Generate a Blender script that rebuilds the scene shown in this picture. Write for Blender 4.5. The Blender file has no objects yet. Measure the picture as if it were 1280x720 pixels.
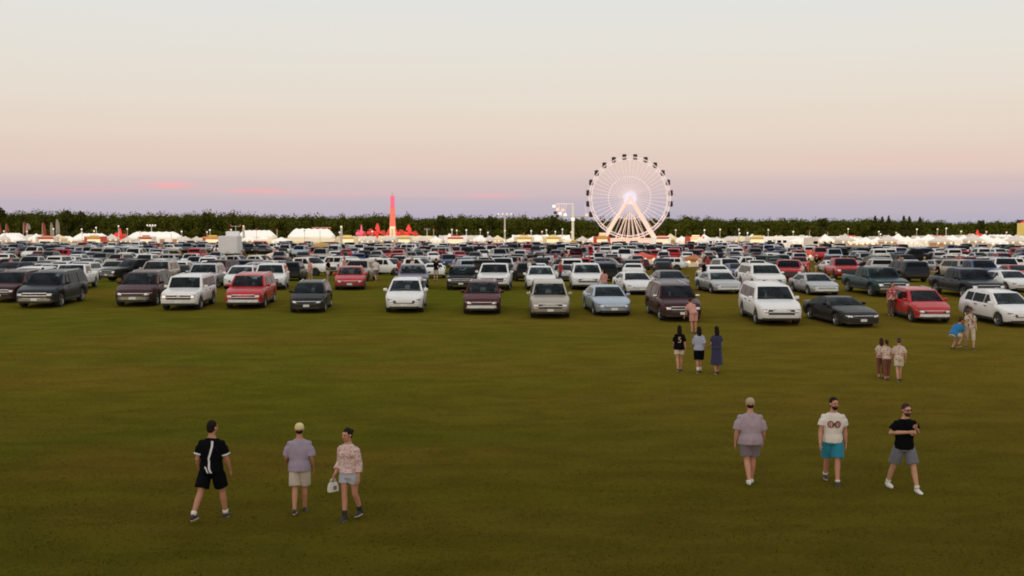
import bpy, bmesh, math, random
import numpy as np
from mathutils import Vector, Matrix, noise
from mathutils.bvhtree import BVHTree

random.seed(11)
R = math.radians
scene = bpy.context.scene
COL = scene.collection
PI = math.pi

# ---------------------------------------------------------------- lens and lie of the land
F = 1400.0                       # focal length in pixels of the 1280 px wide photograph
HORIZON = 283.0
PITCH = math.atan((360 - HORIZON) / F)
CAM_Z = 5.1                      # small drone above the mown field

def smooth(a, b, x):
    t = min(1.0, max(0.0, (x - a) / (b - a)))
    return t * t * (3 - 2 * t)

def ground_z(x, y):
    """height of the field: a gentle rise up to the parked rows, then a slow fall to the fairground"""
    z = 1.15 * smooth(24.0, 72.0, y) - .85 * smooth(72.0, 128.0, y)
    z -= 0.0034 * max(0.0, min(y, 330.0) - 110.0) * smooth(110, 150, y)
    return z

def ground_slope(y):
    return math.atan((ground_z(0, y + 1) - ground_z(0, y - 1)) / 2)

def at(px, py):
    """the point of the field seen at a pixel of the photograph"""
    dx, dz = (px - 640) / F, (360 - py) / F
    c, s = math.cos(PITCH), math.sin(PITCH)
    d = Vector((dx, c + dz * s, -s + dz * c))
    t, step = 5.0, 0.25
    while t < 900:
        p = Vector((0, 0, CAM_Z)) + d * t
        if p.z <= ground_z(p.x, p.y):
            lo, hi = t - step, t
            for _ in range(20):
                m = (lo + hi) / 2
                p = Vector((0, 0, CAM_Z)) + d * m
                if p.z <= ground_z(p.x, p.y): hi = m
                else: lo = m
            p = Vector((0, 0, CAM_Z)) + d * hi
            return Vector((p.x, p.y, ground_z(p.x, p.y)))
        t += step
    return Vector((dx * 300, 300, ground_z(0, 300)))

def fair(px, d):
    """ground point at distance d below image column px"""
    x = (px - 640) / F * d
    return Vector((x, d, ground_z(x, d)))

def fair_h(py, d):
    """height above the ground at distance d of image row py"""
    return CAM_Z + (HORIZON - py) / F * d - ground_z(0, d)

# ---------------------------------------------------------------- mesh builder
class MB:
    def __init__(self): self.v, self.f, self.m = [], [], []
    def add(self, vs, fs, mi=0):
        o = len(self.v); self.v += [tuple(p) for p in vs]
        self.f += [tuple(i + o for i in f) for f in fs]; self.m += [mi] * len(fs)
        return self
    def box(self, c, s, mi=0, rz=0.0, bev=0.0):
        x, y, z = s[0] / 2, s[1] / 2, s[2] / 2
        if bev <= 0:
            P = [(-x,-y,-z),(x,-y,-z),(x,y,-z),(-x,y,-z),(-x,-y,z),(x,-y,z),(x,y,z),(-x,y,z)]
            Fc = [(0,3,2,1),(4,5,6,7),(0,1,5,4),(1,2,6,5),(2,3,7,6),(3,0,4,7)]
        else:
            bm = bmesh.new(); bmesh.ops.create_cube(bm, size=1.0)
            for q in bm.verts: q.co = Vector((q.co.x * s[0], q.co.y * s[1], q.co.z * s[2]))
            bmesh.ops.bevel(bm, geom=list(bm.edges), offset=bev, segments=2, affect='EDGES', profile=0.5)
            bm.verts.index_update()
            P = [tuple(q.co) for q in bm.verts]; Fc = [tuple(q.index for q in f.verts) for f in bm.faces]; bm.free()
        cr, sr = math.cos(rz), math.sin(rz)
        P = [(c[0] + p[0]*cr - p[1]*sr, c[1] + p[0]*sr + p[1]*cr, c[2] + p[2]) for p in P]
        return self.add(P, Fc, mi)
    def tube(self, pts, rad, seg=10, mi=0, caps=True, ell=1.0, ref=None):
        """swept round bar; ell squashes it along its second axis"""
        pts = [Vector(p) for p in pts]
        if not hasattr(rad, '__len__'): rad = [rad] * len(pts)
        rings = []
        a = None
        for i, p in enumerate(pts):
            d = (pts[min(i + 1, len(pts) - 1)] - pts[max(i - 1, 0)])
            d = d.normalized() if d.length > 1e-9 else Vector((0, 0, 1))
            if a is None:
                r0 = Vector(ref) if ref is not None else (Vector((1, 0, 0)) if abs(d.x) < .8 else Vector((0, 1, 0)))
                a = (r0 - d * r0.dot(d)).normalized()
            else:
                a = (a - d * a.dot(d)).normalized()
            b = d.cross(a)
            rings.append([p + (a * math.cos(k * 2 * PI / seg) + b * ell * math.sin(k * 2 * PI / seg)) * rad[i] for k in range(seg)])
        V = [q for r in rings for q in r]; Fc = []
        for i in range(len(rings) - 1):
            for k in range(seg):
                k2 = (k + 1) % seg
                Fc.append((i*seg + k, i*seg + k2, (i+1)*seg + k2, (i+1)*seg + k))
        if caps:
            Fc.append(tuple(range(seg - 1, -1, -1)))
            Fc.append(tuple((len(rings) - 1) * seg + k for k in range(seg)))
        return self.add(V, Fc, mi)
    def ball(self, c, r, mi=0, seg=14, rings=9, mat=None):
        if not hasattr(r, '__len__'): r = (r, r, r)
        V, Fc = [(0, 0, -1)], []
        for i in range(1, rings):
            t = -PI / 2 + PI * i / rings
            for k in range(seg):
                a = 2 * PI * k / seg
                V.append((math.cos(t) * math.cos(a), math.cos(t) * math.sin(a), math.sin(t)))
        V.append((0, 0, 1)); n = len(V)
        for k in range(seg):
            k2 = (k + 1) % seg
            Fc.append((0, 1 + k2, 1 + k))
            for i in range(rings - 2):
                a, b = 1 + i * seg, 1 + (i + 1) * seg
                Fc.append((a + k, a + k2, b + k2, b + k))
            a = 1 + (rings - 2) * seg
            Fc.append((a + k, a + k2, n - 1))
        P = [Vector((p[0]*r[0], p[1]*r[1], p[2]*r[2])) for p in V]
        if mat is not None: P = [mat @ p for p in P]
        c = Vector(c)
        return self.add([p + c for p in P], Fc, mi)
    def rings(self, rows, mi=0, cap0=True, cap1=True, closed=True):
        n = len(rows[0]); V = [p for r in rows for p in r]; Fc = []
        for i in range(len(rows) - 1):
            for k in range(n if closed else n - 1):
                k2 = (k + 1) % n
                Fc.append((i*n + k, i*n + k2, (i+1)*n + k2, (i+1)*n + k))
        if cap0: Fc.append(tuple(range(n - 1, -1, -1)))
        if cap1: Fc.append(tuple((len(rows) - 1) * n + k for k in range(n)))
        return self.add(V, Fc, mi)
    def mesh(self, name, mats, smooth_shade=False, fix=True, angle=None):
        me = bpy.data.meshes.new(name)
        me.from_pydata(self.v, [], self.f)
        mats = mats if isinstance(mats, (list, tuple)) else [mats]
        for m in mats: me.materials.append(m)
        me.polygons.foreach_set('material_index', self.m)
        if fix:
            bm = bmesh.new(); bm.from_mesh(me); bmesh.ops.recalc_face_normals(bm, faces=bm.faces); bm.to_mesh(me); bm.free()
        if smooth_shade:
            me.polygons.foreach_set('use_smooth', [True] * len(me.polygons))
            if angle is not None:
                me.set_sharp_from_angle(angle=angle)
        me.update()
        return me

def link(name, me, parent=None, loc=None, rz=None):
    o = bpy.data.objects.new(name, me); COL.objects.link(o)
    if parent is not None: o.parent = parent
    if loc is not None: o.location = loc
    if rz is not None: o.rotation_euler[2] = rz
    return o

def tag(o, label, cat, group=None, kind=None):
    if label: o['label'] = label
    if cat: o['category'] = cat
    if group: o['group'] = group
    if kind: o['kind'] = kind
    return o

def thing(name, label, cat, loc=(0, 0, 0), rz=0.0, group=None):
    o = bpy.data.objects.new(name, None); COL.objects.link(o)
    o.empty_display_size = 0.2
    o.location = loc; o.rotation_euler = (0, 0, rz)
    return tag(o, label, cat, group)

# ---------------------------------------------------------------- materials
def mat(name, col, rough=0.6, metal=0.0, var=0.12, scale=6.0, coat=0.0, emit=None, estr=0.0, bump=0.0, spec=0.5, trans=0.0, sheen=0.0):
    """principled surface whose colour is broken up by noise"""
    m = bpy.data.materials.new(name); m.use_nodes = True
    nt = m.node_tree; N = nt.nodes; L = nt.links
    b = N['Principled BSDF']
    b.inputs['Roughness'].default_value = rough
    b.inputs['Metallic'].default_value = metal
    b.inputs['Coat Weight'].default_value = coat
    b.inputs['Coat Roughness'].default_value = 0.06
    b.inputs['Specular IOR Level'].default_value = spec
    if sheen: b.inputs['Sheen Weight'].default_value = sheen
    tc = N.new('ShaderNodeTexCoord'); nz = N.new('ShaderNodeTexNoise')
    nz.inputs['Scale'].default_value = scale; nz.inputs['Detail'].default_value = 5
    L.new(tc.outputs['Object'], nz.inputs['Vector'])
    mr = N.new('ShaderNodeMapRange'); mr.inputs[1].default_value = .25; mr.inputs[2].default_value = .75
    mr.inputs[3].default_value = 1 - var; mr.inputs[4].default_value = 1 + var
    L.new(nz.outputs['Fac'], mr.inputs[0])
    mx = N.new('ShaderNodeMix'); mx.data_type = 'RGBA'; mx.blend_type = 'MULTIPLY'; mx.inputs[0].default_value = 1
    mx.inputs[6].default_value = (*col, 1)
    L.new(mr.outputs[0], mx.inputs[7]); L.new(mx.outputs[2], b.inputs['Base Color'])
    if emit is not None:
        b.inputs['Emission Color'].default_value = (*emit, 1); b.inputs['Emission Strength'].default_value = estr
    if bump:
        bp = N.new('ShaderNodeBump'); bp.inputs['Strength'].default_value = bump; bp.inputs['Distance'].default_value = .02
        L.new(nz.outputs['Fac'], bp.inputs['Height']); L.new(bp.outputs[0], b.inputs['Normal'])
    return m

def paint(name, col, metal=0.25, rough=0.32, coat=.30):
    """car paint: clear coat over a base, dusted towards the sills"""
    m = mat(name, col, rough, metal, var=.05, scale=2.5, coat=coat, spec=.25 if coat > .2 else .12)
    nt = m.node_tree; N = nt.nodes; L = nt.links; b = N['Principled BSDF']
    src = b.inputs['Base Color'].links[0].from_socket
    tc = [n for n in N if n.type == 'TEX_COORD'][0]
    sp = N.new('ShaderNodeSeparateXYZ'); L.new(tc.outputs['Object'], sp.inputs[0])
    mr = N.new('ShaderNodeMapRange'); mr.inputs[1].default_value = .25; mr.inputs[2].default_value = .95
    mr.inputs[3].default_value = .4; mr.inputs[4].default_value = 0.0; L.new(sp.outputs[2], mr.inputs[0])
    mx = N.new('ShaderNodeMix'); mx.data_type = 'RGBA'; L.new(mr.outputs[0], mx.inputs[0])
    L.new(src, mx.inputs[6]); mx.inputs[7].default_value = (.12, .1, .07, 1); L.new(mx.outputs[2], b.inputs['Base Color'])
    return m

M = {}
M['glass'] = mat('window_glass', (.004, .006, .008), .05, var=.3, scale=2.0, coat=.0, spec=.09)
def see_through_glass():
    m = bpy.data.materials.new('windscreen_glass'); m.use_nodes = True; nt = m.node_tree; N = nt.nodes; L = nt.links
    N.remove(N['Principled BSDF']); o = N['Material Output']
    tr = N.new('ShaderNodeBsdfTransparent'); tr.inputs[0].default_value = (.40, .46, .47, 1)
    gl = N.new('ShaderNodeBsdfGlossy'); gl.inputs['Roughness'].default_value = .04; gl.inputs['Color'].default_value = (.85, .95, 1, 1)
    fr = N.new('ShaderNodeFresnel'); fr.inputs[0].default_value = 1.42
    tc = N.new('ShaderNodeTexCoord'); nz = N.new('ShaderNodeTexNoise'); nz.inputs['Scale'].default_value = 1.3; L.new(tc.outputs['Object'], nz.inputs['Vector'])
    k = N.new('ShaderNodeMath'); k.operation = 'MULTIPLY'; L.new(fr.outputs[0], k.inputs[0])
    q = N.new('ShaderNodeMapRange'); q.inputs[1].default_value = .3; q.inputs[2].default_value = .7; q.inputs[3].default_value = .25; q.inputs[4].default_value = .75; L.new(nz.outputs['Fac'], q.inputs[0]); L.new(q.outputs[0], k.inputs[1])
    mx = N.new('ShaderNodeMixShader'); L.new(k.outputs[0], mx.inputs[0]); L.new(tr.outputs[0], mx.inputs[1]); L.new(gl.outputs[0], mx.inputs[2]); L.new(mx.outputs[0], o.inputs['Surface'])
    return m
M['windscreen'] = see_through_glass()
M['seat'] = mat('seat_upholstery', (.13, .12, .11), .9, var=.2); M['dash'] = mat('dashboard_plastic', (.030, .030, .031), .8, var=.2)
M['tyre'] = mat('tyre_rubber', (.022, .021, .02), .85)
M['rim'] = mat('alloy_rim', (.42, .42, .42), .3, .8)
M['chrome'] = mat('chrome', (.75, .74, .72), .18, .9)
M['dark_trim'] = mat('black_plastic', (.02, .02, .021), .55)
M['headlight'] = mat('headlight_lens', (.72, .72, .70), .12, .3, coat=.6)
M['taillight'] = mat('taillight_lens', (.32, .012, .012), .2, coat=.5)
M['plate'] = mat('licence_plate', (.75, .75, .72), .4)
M['underbody'] = mat('underbody', (.012, .012, .012), .9)

# ---------------------------------------------------------------- camera
cam_d = bpy.data.cameras.new('camera'); cam = bpy.data.objects.new('camera', cam_d); COL.objects.link(cam)
cam_d.sensor_width = 36; cam_d.lens = 36 * F / 1280; cam_d.clip_end = 6000; cam_d.clip_start = .5
cam.location = (0, 0, CAM_Z); cam.rotation_euler = (PI / 2 - PITCH, 0, 0)
scene.camera = cam
# ---------------------------------------------------------------- dusk sky and the last light from behind the camera
def lin(c): return tuple(((v / 255) / 12.92 if v <= 10 else ((v / 255 + .055) / 1.055) ** 2.4) for v in c)

world = bpy.data.worlds.new('World'); scene.world = world; world.use_nodes = True
nt = world.node_tree; N = nt.nodes; L = nt.links
for n in list(N): N.remove(n)
out = N.new('ShaderNodeOutputWorld'); bg = N.new('ShaderNodeBackground')
sky = N.new('ShaderNodeTexSky'); sky.sky_type = 'NISHITA'; sky.sun_disc = False
SUN_EL, SUN_AZ = R(5.0), R(200)          # the sun has just gone, behind the camera
sky.sun_elevation = R(1.5); sky.sun_rotation = SUN_AZ
tc = N.new('ShaderNodeTexCoord')
sp = N.new('ShaderNodeSeparateXYZ'); L.new(tc.outputs['Generated'], sp.inputs[0])
def math_(op, a, b=None, c=None):
    n = N.new('ShaderNodeMath'); n.operation = op
    for i, v in enumerate((a, b, c)):
        if v is None: continue
        if hasattr(v, 'is_linked'): L.new(v, n.inputs[i])
        else: n.inputs[i].default_value = v
    return n.outputs[0]
# banding away from the sunset: mauve earth shadow, pink belt, cream above
ramp = N.new('ShaderNodeValToRGB'); ramp.color_ramp.interpolation = 'EASE'
stops = [(-.2, (150, 140, 150)), (0.0, (178, 173, 190)), (.018, (189, 179, 191)), (.033, (206, 186, 189)), (.055, (221, 200, 191)), (.085, (225, 210, 198)), (.12, (226, 217, 206)), (.16, (225, 221, 214)),
         (.2, (222, 222, 220)), (.4, (216, 216, 216)), (1.0, (214, 217, 222))]
def pos(z): return (z + .2) / 1.2
el = ramp.color_ramp.elements
while len(el) < len(stops): el.new(.5)
for e, (z, c) in zip(el, stops): e.position = pos(z); e.color = (*lin(c), 1)
nz = N.new('ShaderNodeTexNoise'); nz.inputs['Scale'].default_value = 2.0; nz.inputs['Detail'].default_value = 4
mp = N.new('ShaderNodeMapping'); mp.inputs['Scale'].default_value = (1.2, 1.2, 26); L.new(tc.outputs['Generated'], mp.inputs[0]); L.new(mp.outputs[0], nz.inputs['Vector'])
zz = math_('ADD', sp.outputs[2], math_('MULTIPLY', math_('SUBTRACT', nz.outputs['Fac'], .5), .014))
L.new(math_('DIVIDE', math_('ADD', zz, .2), 1.2), ramp.inputs[0])
col = ramp.outputs[0]
# glow of the sunset side (negative y), lighting the scene from behind the camera
west = math_('MULTIPLY', math_('MAXIMUM', math_('MULTIPLY', sp.outputs[1], -1.0), 0.0), math_('SUBTRACT', 1.0, math_('MINIMUM', math_('ABSOLUTE', sp.outputs[2]), 1.0)))
mixw = N.new('ShaderNodeMix'); mixw.data_type = 'RGBA'; mixw.blend_type = 'MIX'
L.new(math_('MULTIPLY', west, .45), mixw.inputs[0]); L.new(col, mixw.inputs[6]); mixw.inputs[7].default_value = (1.0, .80, .60, 1)
col = mixw.outputs[2]
# thin pink streaks of cloud low over the wood
az = math_('ARCTAN2', sp.outputs[0], sp.outputs[1])
n2 = N.new('ShaderNodeTexNoise'); n2.inputs['Scale'].default_value = 9; n2.inputs['Detail'].default_value = 6
m2 = N.new('ShaderNodeMapping'); m2.inputs['Scale'].default_value = (3, 3, 60); L.new(tc.outputs['Generated'], m2.inputs[0]); L.new(m2.outputs[0], n2.inputs['Vector'])
for px, py, wpx, hpx, k in ((213, 234, 27, 3.4, .8), (325, 240, 40, 2.8, .60), (612, 245, 34, 2.4, .55), (420, 243, 60, 2.2, .25), (120, 240, 50, 2.6, .22), (505, 238, 60, 3, .10), (1120, 205, 120, 9, .10), (660, 205, 160, 12, .06), (60, 246, 60, 4, .10), (250, 185, 220, 10, .06)):
    a0, z0 = math.atan((px - 640) / F), (HORIZON - py) / F
    ga = math_('POWER', math_('DIVIDE', math_('SUBTRACT', az, a0), wpx / F), 2.0)
    gz = math_('POWER', math_('DIVIDE', math_('SUBTRACT', sp.outputs[2], z0), hpx / F), 2.0)
    g = math_('EXPONENT', math_('MULTIPLY', math_('ADD', ga, gz), -1.0))
    g = math_('MULTIPLY', g, math_('MULTIPLY_ADD', n2.outputs['Fac'], 1.4, .3))
    mc = N.new('ShaderNodeMix'); mc.data_type = 'RGBA'; L.new(math_('MINIMUM', math_('MULTIPLY', g, k), 1.0), mc.inputs[0])
    L.new(col, mc.inputs[6]); mc.inputs[7].default_value = (*lin((246, 172, 176)), 1); col = mc.outputs[2]
addn = N.new('ShaderNodeMix'); addn.data_type = 'RGBA'; addn.blend_type = 'ADD'; addn.inputs[0].default_value = .02
L.new(col, addn.inputs[6]); L.new(sky.outputs[0], addn.inputs[7])
L.new(addn.outputs[2], bg.inputs['Color']); bg.inputs['Strength'].default_value = 1.0
L.new(bg.outputs[0], out.inputs[0])

sun_d = bpy.data.lights.new('sun', 'SUN'); sun = bpy.data.objects.new('sun', sun_d); COL.objects.link(sun)
sun_d.energy = .4; sun_d.angle = R(25); sun_d.color = (1, .82, .66)
sun.rotation_euler = (PI / 2 - R(14), 0, R(-20))
scene.view_settings.view_transform = 'Standard'; scene.view_settings.look = 'None'; scene.view_settings.exposure = 0
scene.render.engine = 'CYCLES'
scene.cycles.use_denoising = True
scene.cycles.max_bounces = 6; scene.cycles.transparent_max_bounces = 6
scene.cycles.filter_width = 1.9

# ---------------------------------------------------------------- field
def grass_mat(name, gain=1.0):
    m = bpy.data.materials.new(name); m.use_nodes = True
    nt = m.node_tree; N = nt.nodes; L = nt.links; b = N['Principled BSDF']
    g = N.new('ShaderNodeNewGeometry')
    def noise_(scale, vec=(1, 1, 1), det=4, dist=0.0):
        mp = N.new('ShaderNodeMapping'); mp.inputs['Scale'].default_value = vec; L.new(g.outputs['Position'], mp.inputs[0])
        n = N.new('ShaderNodeTexNoise'); n.inputs['Scale'].default_value = scale; n.inputs['Detail'].default_value = det
        n.inputs['Distortion'].default_value = dist
        L.new(mp.outputs[0], n.inputs['Vector']); return n.outputs['Fac']
    def mix(fac, a, bb, blend='MIX'):
        n = N.new('ShaderNodeMix'); n.data_type = 'RGBA'; n.blend_type = blend
        for i, v in ((0, fac), (6, a), (7, bb)):
            if hasattr(v, 'is_linked'): L.new(v, n.inputs[i])
            else: n.inputs[i].default_value = v if i == 0 else (*v, 1)
        return n.outputs[2]
    def rng(v, a, b_, c=0., d=1.):
        n = N.new('ShaderNodeMapRange'); n.interpolation_type = 'SMOOTHSTEP'; L.new(v, n.inputs[0])
        for i, q in enumerate((a, b_, c, d)): n.inputs[i + 1].default_value = q
        return n.outputs[0]
    sp = N.new('ShaderNodeSeparateXYZ'); L.new(g.outputs['Position'], sp.inputs[0])
    big = rng(noise_(.055, (1, 1.6, 1), 3, .6), .30, .70)          # patches of dry and green turf
    band = rng(noise_(.22, (.10, 1, 1), 4, .3), .25, .78)          # mowing and tyre bands along the rows
    col = mix(big, GR_GREEN, GR_BROWN)
    col = mix(band, col, GR_OLIVE)
    east = rng(sp.outputs[0], -6., 14.)
    dry = N.new('ShaderNodeMath'); dry.operation = 'MULTIPLY'; L.new(east, dry.inputs[0]); dry.inputs[1].default_value = .55
    col = mix(dry.outputs[0], col, GR_BROWN)
    mid = rng(noise_(.9, (.6, 1.2, 1), 5, .4), .3, .72, .88, 1.12)
    col = mix(1.0, col, mid, 'MULTIPLY')
    fine = rng(noise_(9., (1, 1, 1), 6), .3, .7, .92, 1.08)
    col = mix(1.0, col, fine, 'MULTIPLY')
    vfine = rng(noise_(55., (1, 1, 1), 3), .25, .75, .92, 1.08)
    col = mix(1.0, col, vfine, 'MULTIPLY')
    far = rng(sp.outputs[1], 14., 44., .70, 1.18)                   # turf colour darkened in the foreground, lightened farther off, imitating vignette and sheen
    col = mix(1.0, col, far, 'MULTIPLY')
    straw = rng(noise_(1.7, (1, 1, 1), 8), .66, .75)
    st = N.new('ShaderNodeMath'); st.operation = 'MULTIPLY'; L.new(straw, st.inputs[0]); st.inputs[1].default_value = .18
    col = mix(st.outputs[0], col, (.13, .105, .03))
    if gain != 1: col = mix(1.0, col, (gain, gain, gain), 'MULTIPLY')
    L.new(col, b.inputs['Base Color'])
    b.inputs['Roughness'].default_value = .95; b.inputs['Specular IOR Level'].default_value = 0.0
    bp = N.new('ShaderNodeBump'); bp.inputs['Strength'].default_value = .35; bp.inputs['Distance'].default_value = .04
    L.new(noise_(22., (1, 1, 1), 5), bp.inputs['Height']); L.new(bp.outputs[0], b.inputs['Normal'])
    return m
GR_GREEN = (.082, .089, .0085)
GR_OLIVE = (.104, .093, .0090)
GR_BROWN = (.140, .092, .014)
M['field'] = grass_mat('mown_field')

ys = [-60, -20, 0] + [5 + 2.5 * i for i in range(60)] + [160 + 12 * i for i in range(16)] + [360, 420, 500, 640, 900, 1600, 4000]
xs = [-4000, -1500, -700, -350, -180] + [-90 + 10 * i for i in range(19)] + [180, 350, 700, 1500, 4000]
mb = MB(); V = []; Fc = []
for y in ys:
    for x in xs: V.append((x, y, ground_z(x, y)))
nx = len(xs)
for j in range(len(ys) - 1):
    for i in range(nx - 1): Fc.append((j*nx + i, j*nx + i + 1, (j+1)*nx + i + 1, (j+1)*nx + i))
mb.add(V, Fc)
tag(link('ground', mb.mesh('ground', M['field'], True)), None, None, kind='structure')

# short sward: blades thick near the camera
def sward():
    rng = np.random.default_rng(3)
    n = 300000
    u = rng.random(n)
    y = 12.5 + (46 - 12.5) * u ** 1.1
    x = (rng.random(n) - .5) * (y * .98 + 3)
    dens = np.sin(x * 2.1 + 1.3 * np.sin(y * 1.7)) * np.sin(y * 2.6 + .9 * np.sin(x * 1.1))
    keep = rng.random(n) < .62 + .38 * dens
    x, y = x[keep], y[keep]; n = len(x)
    t = np.clip((y - 24) / 48, 0, 1); z = 1.15 * t * t * (3 - 2 * t)
    a = rng.random(n) * 2 * PI; h = .014 + .024 * rng.random(n) ** 2; w = .006 + .006 * rng.random(n)
    la = rng.random(n) * 2 * PI; ll = h * (.3 + .9 * rng.random(n))
    v = np.empty((n, 3, 3))
    v[:, 0] = np.stack([x - w * np.cos(a), y - w * np.sin(a), z - .004], 1)
    v[:, 1] = np.stack([x + w * np.cos(a), y + w * np.sin(a), z - .004], 1)
    v[:, 2] = np.stack([x + ll * np.cos(la), y + ll * np.sin(la), z + h], 1)
    me = bpy.data.meshes.new('grass'); me.vertices.add(n * 3); me.vertices.foreach_set('co', v.ravel())
    me.loops.add(n * 3); me.loops.foreach_set('vertex_index', np.arange(n * 3, dtype=np.int32))
    me.polygons.add(n); me.polygons.foreach_set('loop_start', np.arange(0, n * 3, 3, dtype=np.int32))
    me.update(calc_edges=True); me.validate()
    M['blades'] = grass_mat('grass_blades', 1.22); me.materials.append(M['blades'])  # same turf colour, lifted for the blades to offset their self-shadow
    return me
tag(link('grass', sward()), 'short mown olive grass covering the open field', 'grass', kind='stuff')
# ---------------------------------------------------------------- vehicles
def interp(tab, t):
    if t <= tab[0][0]: return tab[0][1]
    for (a, va), (b, vb) in zip(tab, tab[1:]):
        if t <= b: return va + (vb - va) * (t - a) / max(b - a, 1e-9)
    return tab[-1][1]

# L W H, wheel radius, axle positions, body top line, cabin (cowl, roof front, roof rear, tail), belt, roof/belt width ratio
KIND = {
 'suv': dict(L=5.15, W=2.04, H=1.88, r=.39, ax=(.19, .78), top=[(0,.72),(.012,.90),(.04,1.01),(.13,1.13),(.26,1.24),(.94,1.22),(.985,1.16),(1,.92)],
             cab=(.245,.375,.93,.985), tw=.77, nose=.90, zb=.30, win=[(.0,.46),(.48,.70),(.72,.90)], bluff=.9, rack=True),
 'boxsuv': dict(L=4.75, W=1.96, H=1.86, r=.39, ax=(.19, .79), top=[(0,.80),(.01,.99),(.035,1.07),(.15,1.15),(.27,1.22),(.95,1.20),(.99,1.16),(1,.95)],
             cab=(.275,.36,.95,.988), tw=.84, nose=.95, zb=.33, win=[(.0,.46),(.48,.70),(.72,.92)], bluff=.95, rack=True),
 'crossover': dict(L=4.6, W=1.88, H=1.68, r=.35, ax=(.19, .78), top=[(0,.56),(.013,.73),(.045,.86),(.14,1.0),(.26,1.13),(.9,1.13),(.975,1.06),(1,.80)],
             cab=(.235,.405,.86,.97), tw=.74, nose=.79, zb=.26, win=[(.0,.47),(.49,.70),(.72,.86)], bluff=.80, rack=True),
 'sedan': dict(L=4.85, W=1.86, H=1.47, r=.33, ax=(.19, .78), top=[(0,.52),(.012,.64),(.045,.74),(.15,.86),(.30,.99),(.7,.98),(.86,1.0),(.97,.98),(1,.75)],
             cab=(.275,.445,.70,.86), tw=.71, nose=.70, zb=.22, win=[(.0,.52),(.54,.76)], bluff=.80, rack=False),
 'coupe': dict(L=4.85, W=1.93, H=1.38, r=.35, ax=(.20, .79), top=[(0,.54),(.01,.68),(.045,.78),(.15,.88),(.34,1.0),(.7,.98),(.86,1.0),(.97,.98),(1,.72)],
             cab=(.345,.50,.67,.86), tw=.69, nose=.73, zb=.2, win=[(.0,.66)], bluff=.88, rack=False),
 'hatchback': dict(L=4.25, W=1.80, H=1.54, r=.33, ax=(.19, .80), top=[(0,.60),(.015,.74),(.05,.86),(.14,.94),(.25,1.0),(.9,1.05),(.97,1.0),(1,.8)],
             cab=(.225,.41,.84,.965), tw=.76, nose=.78, zb=.22, win=[(.0,.50),(.52,.76)], bluff=.78, rack=False),
 'pickup': dict(L=5.85, W=2.06, H=1.94, r=.41, ax=(.18, .79), top=[(0,.80),(.01,1.02),(.03,1.10),(.12,1.19),(.25,1.28),(.62,1.26),(.99,1.26),(1,1.1)],
             cab=(.245,.345,.605,.625), tw=.78, nose=.99, zb=.40, win=[(.0,.42),(.435,.60)], bluff=.93, bed=(.645,.975), rack=False),
 'minivan': dict(L=5.1, W=1.99, H=1.76, r=.35, ax=(.19, .79), top=[(0,.60),(.015,.80),(.05,.92),(.12,1.0),(.2,1.06),(.92,1.10),(.98,1.06),(1,.8)],
             cab=(.17,.36,.93,.98), tw=.80, nose=.84, zb=.24, win=[(.0,.42),(.44,.68),(.70,.90)], bluff=.78, rack=False),
}

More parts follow.
